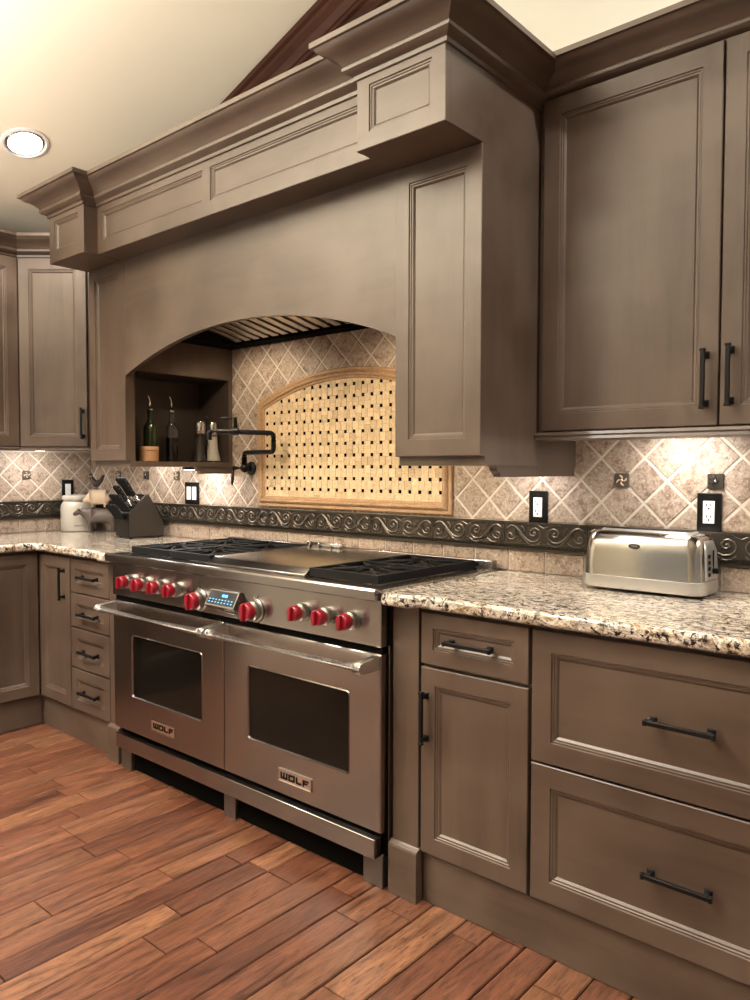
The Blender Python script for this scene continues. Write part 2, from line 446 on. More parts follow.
# plinth boards
def plinth(name, x0, x1, y0, y1, z1, label=None):
    bm = NB(); box(bm, x0, x1, y0, y1, 0, z1); return bm
bm = plinth('', -1.343, -.215, YB-.004, YB+.03, .147); tag(obj('toe_board', bm, WH, bevel=.002), 'taupe wooden toe board under the right base cabinets', 'toe board')
# pilasters beside the range
def pilaster(x0, x1, label):
    c = ((x0+x1)/2, YB, 0); t = thing('base_pilaster', label, 'pilaster', c)
    bm = NB(); box(bm, x0+.003, x1-.003, YB-.022, YB+.5, .12, .875); obj('post', bm, WV, t, bevel=.0015)
    bm = NB(); fx = x0-.0065 if x0 > -2 else x1-.003; box(bm, fx, fx+.0085, YB-.002, YB+.5, .0, .875); obj('filler_strip', bm, WV, t)
    bm = NB(); prism(bm, [(YB-.006, 0), (YB-.038, 0), (YB-.038, .146), (YB-.035, .153), (YB-.027, .157), (YB-.0225, .161), (YB-.006, .161)], x0-.002, x1+.002, 'x')
    obj('plinth_block', bm, WH, t, bevel=.001, smooth=20)
pilaster(-1.447, -1.3445, 'taupe wooden pilaster with moulded foot, right of the range')
pilaster(-3.052, -2.966, 'taupe wooden pilaster with moulded foot, left of the range')
# --- left base cabinets
t = thing('base_cabinet', 'taupe base cabinet with a stack of four small drawers, left of the range', 'cabinet', (-3.400, YB, 0))
carcass(t, 0, .346, .148, .874, .58)
for z0, z1, hz in ((.704, .860, .780), (.542, .697, .610), (.352, .535, .436), (.156, .345, .248)):
    front(t, 'drawer', .005, .342, z0, z1, (.182, hz, .166, False), .046)
t = thing('base_cabinet', 'taupe base cabinet with one narrow tall door in the left corner', 'cabinet', (-3.722, YB, 0))
carcass(t, .008, .320, .148, .874, .58)
front(t, 'door', .016, .316, .156, .858, (.264, .733, .164, True), .050)
XL = -3.730   # face of the left run
t = thing('base_cabinet', 'taupe base cabinet with a single door on the left wall run', 'cabinet', (XL, -1.25, 0), R(90))
carcass(t, -.0, .628, .148, .874, .60)
front(t, 'door', .10, .616, .156, .860, (.15, .73, .160, True), .052)
t2 = thing('base_cabinet', 'taupe base cabinet further along the left wall, before the corner one', 'cabinet', (XL, -2.05, 0), R(90))
carcass(t2, 0, .79, .148, .874, .60)
front(t2, 'door', .01, .39, .156, .860, (.34, .73, .16, True), .052); front(t2, 'door', .396, .78, .156, .860, (.44, .73, .16, True), .052)
bm = plinth('', -3.745, -3.055, YB+.004, YB+.03, .147); tag(obj('toe_board', bm, WH, bevel=.002), 'taupe wooden toe board below the drawers left of the range', 'toe board')
bm = NB(); box(bm, XL-.035, XL-.012, -2.05, YB+.003, 0, .147); tag(obj('toe_board', bm, WY, bevel=.002), 'taupe wooden toe board along the left wall run', 'toe board')

# --- countertops
def counter(poly, label, z0=.876, z1=.914):
    bm = NB(); n = len(poly)
    lv = [bm.verts.new((x, y, z0)) for x, y in poly]; hv = [bm.verts.new((x, y, z1)) for x, y in poly]
    bm.faces.new(lv[::-1]); bm.faces.new(hv)
    for i in range(n): bm.faces.new((lv[i], lv[(i+1) % n], hv[(i+1) % n], hv[i]))
    o = obj('countertop', bm, GRANITE, bevel=.012, seg=4); tag(o, label, 'countertop')
rnd = random.Random(3)
def rough_edge(x0, x1, y, n):
    return [(x0+(x1-x0)*i/n, y+rnd.uniform(-.0022, .0022)) for i in range(n+1)]
counter([(-.205, -.002)] + [(-1.450, -.002)] + [(-1.450, -.688), (-1.435, -.694), (-1.352, -.692), (-1.336, -.680), (-1.320, -.664)] + rough_edge(-1.28, -.205, -.662, 18),
        'speckled gold and black granite countertop under the toaster')
counter([(WX+.002, -.002), (WX+.002, -2.06)] + [(XL+.052, -2.06)] + [(XL+.052+rnd.uniform(-.002, .002), -2.06+(1.34)*i/14) for i in range(1, 14)] + [(XL+.054, -.68), (XL+.066, -.663)] +
        rough_edge(-3.60, -3.10, -.662, 8) + [(-3.07, -.672), (-3.055, -.690), (-2.967, -.692), (-2.960, -.68), (-2.960, -.002)],
        'speckled granite countertop in the left corner under the knife block')

# ------------------------------------------------------------------ backsplash
def clip_poly(poly, clip):
    out = poly
    n = len(clip)
    for i in range(n):
        a, b = clip[i], clip[(i+1) % n]
        def ins(p): return (b[0]-a[0])*(p[1]-a[1])-(b[1]-a[1])*(p[0]-a[0]) >= -1e-9
        res = []
        for j in range(len(out)):
            p, q = out[j], out[(j+1) % len(out)]
            ip, iq = ins(p), ins(q)
            if ip: res.append(p)
            if ip != iq:
                dx, dy = q[0]-p[0], q[1]-p[1]
                den = (b[0]-a[0])*dy-(b[1]-a[1])*dx
                tt = ((b[0]-a[0])*(a[1]-p[1])-(b[1]-a[1])*(a[0]-p[0]))/den
                res.append((p[0]+dx*tt, p[1]+dy*tt))
        out = res
        if len(out) < 3: return []
    # drop duplicates
    r2 = []
    for p in out:
        if not r2 or (abs(p[0]-r2[-1][0])+abs(p[1]-r2[-1][1])) > 1e-5: r2.append(p)
    if len(r2) > 2 and (abs(r2[0][0]-r2[-1][0])+abs(r2[0][1]-r2[-1][1])) < 1e-5: r2.pop()
    return r2 if len(r2) > 2 else []
def area(p): return abs(sum(p[i][0]*p[(i+1) % len(p)][1]-p[(i+1) % len(p)][0]*p[i][1] for i in range(len(p))))/2
def tile(bm, poly, y0, y1, e=.0022, mi=0):
    """a chamfered tile: outline poly (x,z), back at y0, face at y1 (towards -y)"""
    if len(poly) < 3 or area(poly) < (1.2e-4 if e > .002 else 2e-5): return
    cx = sum(p[0] for p in poly)/len(poly); cz = sum(p[1] for p in poly)/len(poly)
    def sh(p):
        d = math.hypot(p[0]-cx, p[1]-cz) or 1; k = max(0, (d-e*1.3)/d); return (cx+(p[0]-cx)*k, cz+(p[1]-cz)*k)
    L0 = [bm.verts.new((p[0], y0, p[1])) for p in poly]; L1 = [bm.verts.new((p[0], y1+e*.8, p[1])) for p in poly]
    L2 = [bm.verts.new((sh(p)[0], y1, sh(p)[1])) for p in poly]
    n = len(poly)
    for A, B in ((L0, L1), (L1, L2)):
        for i in range(n): bm.faces.new((A[i], A[(i+1) % n], B[(i+1) % n], B[i])).material_index = mi
    bm.faces.new(L2).material_index = mi
PT = .1432
def field(bm, x0, x1, z0, z1, ox, oz, g=.0042):
    h = PT/2; k = h-g*1.414
    i0 = int((x0-ox)/h)-2; i1 = int((x1-ox)/h)+2; j0 = int((z0-oz)/h)-2; j1 = int((z1-oz)/h)+2
    clip = [(x0, z0), (x1, z0), (x1, z1), (x0, z1)]
    for i in range(i0, i1+1):
        for j in range(j0, j1+1):
            if (i+j) % 2 == 0: continue
            cx, cz = ox+i*h, oz+j*h
            kk = k
            p = clip_poly([(cx, cz-kk), (cx+kk, cz), (cx, cz+kk), (cx-kk, cz)], clip)
            tile(bm, p, -.002, -.0095)
def row(bm, x0, x1, z0, z1, ox, pitch, g=.003):
    i = math.floor((x0-ox)/pitch)
    while ox+i*pitch < x1:
        a, b = max(x0, ox+i*pitch+g), min(x1, ox+(i+1)*pitch-g)
        if b-a > .01: tile(bm, [(a, z0), (b, z0), (b, z1), (a, z1)], -.002, -.011)
        i += 1
def spiral(cx, cz, r0, r1, a0, turns, n=26):
    return [(cx+(r0+(r1-r0)*i/n)*math.cos(a0+turns*2*math.pi*i/n), cz+(r0+(r1-r0)*i/n)*math.sin(a0+turns*2*math.pi*i/n)) for i in range(n+1)]
def frieze(bm, x0, x1, ox, z0=.991, z1=1.091, U=.3175):
    H = z1-z0
    i = math.floor((x0-ox)/U)
    while ox+i*U < x1:
        a, b = ox+i*U+.0012, ox+(i+1)*U-.0012
        A, B = max(a, x0), min(b, x1)
        if B-A > .01:
            box(bm, A, B, -.014, -.002, z0, z1, 0)
            box(bm, A, B, -.020, -.013, z1-.007, z1, 0); box(bm, A, B, -.020, -.013, z0, z0+.006, 0); box(bm, A, B, -.017, -.013, z0+.021, z0+.025, 0)
            nb = int((B-A)/.0095)
            for k in range(nb):
                xx = A+(k+.5)*(B-A)/nb
                tube(bm, [(xx-.003, -.0145, z0+.009), (xx+.003, -.0165, z0+.018)], .0026, 5, True, 1)
            for m in (0, 1):
                def MX(u): return (a+u*U) if m == 0 else (b-u*U)
                def put(pts, r, rr=.0029):
                    P = [(MX(u), -.0155, z0+v*H) for u, v in pts]
                    P = [p for p in P if x0+.003 < p[0] < x1-.003]
                    if len(P) > 3: tube(bm, P, rr, 6, True, 1)
                # wave from the edge crest down to the trough, then curling up into a volute
                s = [(0.01, .62), (.04, .78), (.08, .86), (.13, .84), (.18, .72), (.23, .55), (.285, .39), (.34, .315), (.40, .34), (.445, .45), (.455, .60), (.43, .74), (.385, .80), (.345, .76), (.322, .66), (.335, .55), (.37, .52), (.395, .58), (.385, .65), (.365, .64)]
                put(s, 0)
                put([(u+.012, v-.13) for u, v in s[3:10]], 0, .0018)
                put([(.02, .30), (.08, .22), (.16, .24), (.22, .34)], 0, .0018); put([(.30, .92), (.36, .93), (.43, .90), (.495, .80)], 0, .0022)
                c = [(.155, .66), (.15, .50), (.12, .38), (.075, .36), (.045, .44), (.05, .55), (.08, .58), (.10, .51), (.085, .46)]
                put(c, 0, .0024)
                put([(.25, .52), (.26, .66), (.245, .78), (.215, .86)], 0, .002)
                put([(.46, .50), (.48, .40), (.499, .34)], 0, .0022)
        i += 1

bs = thing('tile_backsplash', 'travertine tile backsplash with dark scroll border on the wall behind the range', 'backsplash', (-2.2, 0, .914))
ZT = 1.86
bm = NB(); box(bm, WX+.002, -.12, -.0068, -.0005, .9145, ZT); obj('grout', bm, GROUT, bs, smooth=0)
bm = NB(); field(bm, WX+.012, -.122, 1.094, ZT, -1.006, 1.240); obj('field_tiles', bm, TILE, bs, smooth=0); bm = NB(); row(bm, WX+.012, -.122, .917, .988, -1.277, .1448)
obj('row_tiles', bm, TILE, bs, smooth=0)
bm = NB(); frieze(bm, WX+.02, -.122, -1.4385); obj('scroll_border', bm, [FRIEZE, FRIEZE_HI], bs, smooth=40)
def accent(parent, x, z, y, star, rot=0.):
    bm = NB(); s = .0225
    box(bm, -s, s, -.016, -.009, -s, s, 0)
    if star:
        for k in range(16):
            a = 2*math.pi*k/16; tube(bm, [(math.cos(a)*.005, -.0165, math.sin(a)*.005), (math.cos(a)*.0185, -.0165, math.sin(a)*.0185)], .0014, 5, True, 1)
        ball(bm, (0, -.016, 0), .004, seg=8, mi=1)
    else:
        for k in range(4):
            a = math.pi/4+k*math.pi/2
            tube(bm, [(math.cos(a+.3*q)*.0045*q, -.0165, math.sin(a+.3*q)*.0045*q) for q in range(1, 5)], [.0015, .0028, .0032, .0015], 6, True, 1)
        ball(bm, (0, -.016, 0), .0045, seg=8, mi=1)
    for v in bm.verts:
        c = v.co.copy(); v.co = Vector((c.x+x, c.y, c.z+z)) if rot == 0 else Vector((WX-c.y, x+c.x, c.z+z))
    return obj('accent_tile', bm, [FRIEZE if star else FRIEZE_HI, CHROME if star else PIGM], parent, label='small square metal-look accent tile')
for k in (-21, -19, -17, 0, 2, 4): accent(bs, -1.006+k*PT, 1.240, 0, k == 2 or k == -19)
# left wall part
bl = thing('tile_backsplash', 'travertine tile backsplash with scroll border on the left side wall', 'backsplash', (WX, -1.0, .914))
def to_left(bm):
    for v in bm.verts: v.co = Vector((WX-v.co.y, v.co.x, v.co.z))
    bmesh.ops.recalc_face_normals(bm, faces=bm.faces)
bm = NB(); box(bm, -2.06, -.0125, -.0068, -.0005, .9145, 1.37); to_left(bm); obj('grout', bm, GROUT, bl, smooth=0)
bm = NB(); field(bm, -2.06, -.0125, 1.094, 1.368, -.40, 1.240); to_left(bm); obj('field_tiles', bm, TILE, bl, smooth=0); bm = NB(); row(bm, -2.06, -.0125, .917, .988, -.150, .1448); to_left(bm); obj('row_tiles', bm, TILE, bl, smooth=0)
bm = NB(); frieze(bm, -2.06, -.022, -.255-.3175); to_left(bm); obj('scroll_border', bm, [FRIEZE, FRIEZE_HI], bl, smooth=40)
for k in range(3): accent(bl, -.40-2*k*PT, 1.240, 0, k == 1, 1)

# mosaic panel with arched stone liner
mp = thing('mosaic_panel', 'arched honey basketweave mosaic panel with black dots and stone frame, above the range', 'mosaic panel', (-2.22, 0, 1.10))
X0, X1, Z0, ZS = -2.776, -1.664, 1.101, 1.581
def arch_pts(ins, n=36):
    x0, x1 = X0+ins, X1-ins; cx = (X0+X1)/2; hc = (X1-X0)/2; sag = .124; Rr = (hc*hc+sag*sag)/(2*sag); cz = ZS+sag-Rr; r = Rr-ins
    pts = [(x0, Z0+ins), (x1, Z0+ins)]
    for i in range(n+1):
        xx = x1+(x0-x1)*i/n; pts.append((xx, cz+math.sqrt(r*r-(xx-cx)**2)))
    return pts
bm = NB()
prof = [(0, -.010), (0, -.020), (.004, -.024), (.012, -.024), (.016, -.021), (.020, -.027), (.027, -.031), (.034, -.029), (.038, -.022), (.044, -.022), (.050, -.016), (.050, -.010)]
rings = [[bm.verts.new((p[0], y, p[1])) for p in arch_pts(ins)] for ins, y in prof]
for A, B in zip(rings, rings[1:]):
    for i in range(len(A)): bm.faces.new((A[i], A[(i+1) % len(A)], B[(i+1) % len(A)], B[i]))
# joints between the liner stones (thin dark-cream slips)
obj('stone_frame', bm, LINER, mp, smooth=25)
bm = NB()
inner = arch_pts(.046)
vs0 = [bm.verts.new((p[0], -.0135, p[1])) for p in inner]; bm.faces.new(vs0)
obj('mosaic_bed', bm, GROUT, mp, smooth=0)
bm = NB(); p_ = .0497; d_ = .0140; g_ = .0004
clipA = arch_pts(.048)
nx = 23; nz = 12; ox, oz = -2.714, 1.1855
for i in range(-2, nx+2):
    for j in range(-2, nz+2):
        xx, zz = ox+i*p_, oz+j*p_
        q = clip_poly([(xx-d_*.47, zz-d_*.49), (xx+d_*.47, zz-d_*.49), (xx+d_*.47, zz+d_*.49), (xx-d_*.47, zz+d_*.49)], clipA)
        if q: tile(bm, q, -.0135, -.0165, .0008, 1)
        if (i+j) % 2 == 0:
            r1 = [(xx-d_/2, zz+d_/2, xx+p_/2, zz+p_-d_/2), (xx+p_/2, zz+d_/2, xx+p_+d_/2, zz+p_-d_/2)]
        else:
            r1 = [(xx+d_/2, zz-d_/2, xx+p_-d_/2, zz+p_/2), (xx+d_/2, zz+p_/2, xx+p_-d_/2, zz+p_+d_/2)]
        for a, b, c, d in r1:
            q = clip_poly([(a+g_, b+g_), (c-g_, b+g_), (c-g_, d-g_), (a+g_, d-g_)], clipA)
            if q: tile(bm, q, -.0135, -.0168, .0010, 0)
obj('mosaic', bm, [GOLD, DARK], mp, smooth=0)

# ------------------------------------------------------------------ range hood surround
HF = -.590         # front plane
HX0, HXI, HXJ, HX1 = -3.268, -2.975, -1.474, -1.168
hood = thing('range_hood_surround', 'large taupe wooden mantel hood with arched valance above the range', 'range hood', ((HX0+HX1)/2, 0, 1.26))
def column(xi, xo, name):
    """hollow column box; xi inner face, xo outer face"""
    bm = NB(); s = 1 if xo > xi else -1; T = .02
    lo, hi = min(xi, xo), max(xi, xo)
    y0, y1, yf, yb = HF+.022, -.012, HF+.045, -.032
    a, b = (xo-T, xo) if s > 0 else (xo, xo+T)                  # outer side, full depth
    box(bm, a, b, y0, y1, 1.285, 2.168)
    ia, ib = (lo, xo-T) if s > 0 else (xo+T, hi)                # span between the outer side and the inner face
    box(bm, ia, ib, y0, yf, 1.285, 2.168)                       # front board
    box(bm, ia, ib, yb, y1, 1.285, 2.168)                       # back board
    box(bm, ia, ib, yf, yb, 1.285, 1.308); box(bm, ia, ib, yf, yb, 1.705, 1.727)   # niche floor and top
    a, b = (xi, xi+T) if s > 0 else (xi-T, xi)
    box(bm, a, b, yf, yb, 1.727, 2.168)                         # inner side above the niche
    obj(name, bm, WV, hood)
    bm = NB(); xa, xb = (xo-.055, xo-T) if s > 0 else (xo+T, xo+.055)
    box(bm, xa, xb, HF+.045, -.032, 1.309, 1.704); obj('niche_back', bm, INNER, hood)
    bm = NB(); panel(bm, lo, hi, 1.312, 2.166, t=.022, y=HF+.022, st=.050); obj('column_panel', bm, WV, hood, smooth=20)
    bm = NB()
    if s > 0: prism(bm, [(-.515, 1.286), (-.012, 1.286), (-.012, 1.252), (-.475, 1.252), (-.480, 1.262), (-.495, 1.270), (-.500, 1.280)], hi-.03, hi-.004, 'x')
    else: prism(bm, [(-.22, 1.286), (-.012, 1.286), (-.012, 1.252), (-.195, 1.252), (-.20, 1.262), (-.212, 1.268), (-.216, 1.280)], hi-.03, hi-.004, 'x')
    obj('light_cleat', bm, WY, hood, bevel=.001)
    bm = NB(); xa, xb = (xi+.001, xo-.055) if s > 0 else (xo+.055, xi-.001)   # dark boards added to darken the inside of the niche
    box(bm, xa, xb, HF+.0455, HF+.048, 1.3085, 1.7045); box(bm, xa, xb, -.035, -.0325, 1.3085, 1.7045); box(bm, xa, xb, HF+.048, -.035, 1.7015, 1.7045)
    obj('niche_dark_boards', bm, INNER, hood)
column(HXI, HX0, 'left_column'); column(HXJ, HX1, 'right_column')
# arched valance
def arch_z(x):
    cx = (HXI+HXJ)/2; hc = (HXJ-HXI)/2; sag = .143; Rr = (hc*hc+sag*sag)/(2*sag); return 1.675+sag-Rr+math.sqrt(Rr*Rr-(x-cx)**2)
bm = NB(); n = 48
xs = [HXI+(HXJ-HXI)*i/n for i in range(n+1)]
for ya, yb in ((HF+.002, HF+.024),):
    Lf = [bm.verts.new((x, ya, arch_z(x))) for x in xs]; Lb = [bm.verts.new((x, yb, arch_z(x))) for x in xs]
    Uf = [bm.verts.new((x, ya, 2.168)) for x in xs]; Ub = [bm.verts.new((x, yb, 2.168)) for x in xs]
    for i in range(n):
        bm.faces.new((Lf[i], Lf[i+1], Uf[i+1], Uf[i])); bm.faces.new((Lb[i], Ub[i], Ub[i+1], Lb[i+1]))
        bm.faces.new((Lf[i], Lb[i], Lb[i+1], Lf[i+1])); bm.faces.new((Uf[i], Uf[i+1], Ub[i+1], Ub[i]))
    bm.faces.new((Lf[0], Uf[0], Ub[0], Lb[0])); bm.faces.new((Lf[-1], Lb[-1], Ub[-1], Uf[-1]))
obj('arched_valance', bm, WH, hood, smooth=20)
# mantel box (frieze) and its two end boxes
bm = NB(); box(bm, HX0-.014, HX1-.001, -.68, -.02, 2.168, 2.385); obj('mantel_core', bm, WH, hood, bevel=.001)
bm = NB(); zl, zh = 2.168, 2.385
panel(bm, -2.992, -2.250, zl, zh, t=.022, y=-.679, st=.050, left=.035, right=.0215); panel(bm, -2.250, -1.475, zl, zh, t=.022, y=-.679, st=.050, left=.0215, right=.022)
obj('mantel_panels', bm, WH, hood, smooth=20)
def end_box(x0, x1):
    bm = NB(); box(bm, x0, x1, -.740, -.02, 2.1665, 2.385)
    o = obj('end_box', bm, WH, hood, bevel=.001)
    bm = NB(); panel(bm, x0, x1, 2.1665, 2.385, t=.022, y=-.740, st=.045); obj('end_box_panel', bm, WH, hood, smooth=20)
end_box(-3.285, -2.992); end_box(-1.475, -1.168)
CROWN = [(0, -.012), (.006, -.010), (.008, 0), (.014, .004), (.024, .008), (.030, .014), (.031, .022), (.028, .026), (.034, .034), (.044, .044), (.058, .053), (.072, .058), (.082, .066), (.086, .072), (.095, .073), (.095, .088), (0, .088)]
def sweep(bm, path, prof, z0):
    """moulding swept along a plan path, outward to the right of travel, mitred corners"""
    P = [Vector((x, y)) for x, y in path]; rings = []
    def nrm(a, b): d = (b-a).normalized(); return Vector((d.y, -d.x))
    for i, p in enumerate(P):
        if i == 0: m = nrm(P[0], P[1])
        elif i == len(P)-1: m = nrm(P[-2], P[-1])
        else:
            n1, n2 = nrm(P[i-1], p), nrm(p, P[i+1]); m = (n1+n2); m = m/ (1+n1.dot(n2))
        rings.append([bm.verts.new((p.x+m.x*o, p.y+m.y*o, z0+u)) for o, u in prof])
    n = len(prof)
    for A, B in zip(rings, rings[1:]):
        for k in range(n): bm.faces.new((A[k], B[k], B[(k+1) % n], A[(k+1) % n]))
    bm.faces.new(rings[0][::-1]); bm.faces.new(rings[-1])
bm = NB()
sweep(bm, [(-3.285, -.02), (-3.285, -.762), (-2.992, -.762), (-2.992, -.702), (-1.475, -.702), (-1.475, -.762), (-1.168, -.762), (-1.168, -.02)], CROWN, 2.372)
obj('crown_moulding', bm, WH, hood, smooth=25)
bm = NB(); box(bm, -3.28, -1.17, -.69, -.02, 2.385, 2.455); obj('top_board', bm, WH, hood)
# hood liner: soffit, baffle filters, two lamps
bm = NB()
ZS0 = 1.852
box(bm, HXI+.002, HXJ-.002, -.085, -.013, ZS0, ZS0+.03); box(bm, HXI+.002, HXJ-.002, HF+.026, -.50, ZS0+.07, ZS0+.09)
box(bm, HXI+.002, HXI+.13, -.50, -.085, ZS0, ZS0+.05); box(bm, HXJ-.13, HXJ-.002, -.50, -.085, ZS0, ZS0+.05)
box(bm, HXI+.002, HXJ-.002, HF+.03, -.013, 2.0, 2.02)
obj('hood_liner', bm, DARK, hood, bevel=.001)
for k in range(19):
    xk = -2.812+k*.0635
    bm = NB(); prism(bm, [(-.100, 1.862), (-.100, 1.870), (-.495, 1.948), (-.495, 1.940)], xk-.019, xk+.019, 'x')
    obj('baffle', bm, BAFFLE, hood, bevel=.002)

# ------------------------------------------------------------------ wall cabinets
t = thing('wall_cabinet', 'tall taupe two-door wall cabinet with black bar handles, above the toaster', 'cabinet', (-1.166, -.270, 1.368))
bm = NB(); box(bm, 0, 1.046, 0, .258, .018, 1.020); obj('body', bm, WV, t, W=False, bevel=.001)
front(t, 'door', .021, .531, .022, 1.006, (.500, .143, .168, True), .051)
front(t, 'door', .536, 1.042, .022, 1.006, (.562, .149, .172, True), .051)
bm = NB(); prism(bm, [(.02, .018), (-.022, .018), (-.025, .010), (-.020, .005), (-.023, -.003), (.0, -.008), (.02, -.008)], .001, 1.046, 'x'); obj('light_rail', bm, WH, t, W=False, smooth=20)
bm = NB(); sweep(bm, [(-1.1675, -.2685), (-.12, -.2685)], CROWN, 2.380); obj('crown_moulding', bm, WH, t, smooth=25)
# diagonal corner cabinet and left run
t = thing('wall_cabinet', 'diagonal taupe corner wall cabinet with one tall door', 'cabinet', (-3.85, -.48, 1.368))
bm = NB(); prism(bm, [(WX+.002, -.012), (WX+.002, -.574), (-4.009, -.578), (-3.735, -.334), (HX0-.001, -.334), (HX0-.001, -.012)], 1.386, 2.378, 'z'); obj('body', bm, WV, t, bevel=.001)
DA = math.atan2(.244, .274); D45 = Matrix.Rotation(DA, 4, 'Z')
def diag(bm):
    bmesh.ops.transform(bm, matrix=Matrix.Translation((-4.009, -.578, 0)) @ D45, verts=bm.verts)
bm = NB(); panel(bm, .012, .358, 1.390, 2.352, st=.052); diag(bm); d = obj('door', bm, WV, t, smooth=20)
bm = NB()
for (a, b, c, e, f_, g) in ((.331, .342, -.056, -.046, 1.428, 1.590), (.331, .342, -.047, -.020, 1.438, 1.450), (.331, .342, -.047, -.020, 1.568, 1.580), (.327, .346, -.025, -.02, 1.434, 1.454), (.327, .346, -.025, -.02, 1.564, 1.584)):
    box(bm, a, b, c, e, f_, g)
diag(bm); obj('handle', bm, BLACKM, d, bevel=.001)
bm = NB(); sweep(bm, [(-4.009, -.578), (-3.735, -.334), (HX0-.001, -.334)], [(-.02, 0), (.018, 0), (.02, .006), (.016, .011), (.018, .018), (-.02, .018)], 1.368); obj('light_rail', bm, WH, t, smooth=20)
bm = NB(); sweep(bm, [(-4.009, -.578), (-3.735, -.334), (HX0-.02, -.334)], CROWN, 2.374); obj('crown_moulding', bm, WH, t, smooth=25)
t = thing('wall_cabinet', 'taupe wall cabinet with doors on the left side wall, beside the corner cabinet', 'cabinet', (-4.009, -1.50, 1.368), R(90))
bm = NB(); box(bm, 0, .920, 0, .329, .018, 1.010); obj('body', bm, WV, t, W=False, bevel=.001)
front(t, 'door', .442, .912, .022, .988, (.48, .14, .17, True), .055); front(t, 'door', .01, .437, .022, .988, (.40, .14, .17, True), .055)
bm = NB(); prism(bm, [(.02, .018), (-.018, .018), (-.021, .012), (-.017, .007), (-.019, 0), (.02, -.0)], 0, .920, 'x'); obj('light_rail', bm, WH, t, W=False, smooth=20)
bm = NB(); sweep(bm, [(0, 0), (.920, 0)], CROWN, 1.006); obj('crown_moulding', bm, WH, t, W=False, smooth=25)

# ------------------------------------------------------------------ range
RX0, RX1 = -2.955, -1.455
RG = thing('range_cooker', 'wide stainless steel double oven range with red knobs', 'range', ((RX0+RX1)/2, -.35, 0))
bm = NB(); box(bm, RX0+.004, RX1-.004, -.632, -.03, .10, .905); obj('body', bm, SATIN, RG, bevel=.002)
# top deck with rolled front edge
bm = NB()
prism(bm, [(-.03, .899), (-.03, .918), (-.688, .918), (-.695, .9235), (-.702, .922), (-.706, .916), (-.706, .890), (-.700, .886), (-.672, .886), (-.672, .899)], RX0, RX1, 'x')
obj('top_deck', bm, STEEL_TOP, RG, smooth=30)
bm = NB(); box(bm, RX0+.002, RX1-.002, -.672, -.630, .744, .888); obj('control_panel', bm, STEEL, RG, bevel=.002)
# rear riser with a row of slots
bm = NB(); box(bm, RX0+.002, RX1-.006, -.060, -.026, .915, .948)
obj('rear_riser', bm, STEEL, RG, bevel=.002)
bm = NB()
for k in range(70):
    xx = RX0+.06+k*.0198; box(bm, xx, xx+.011, -.0608, -.055, .928, .938)
obj('vent_slots', bm, DARK, RG)
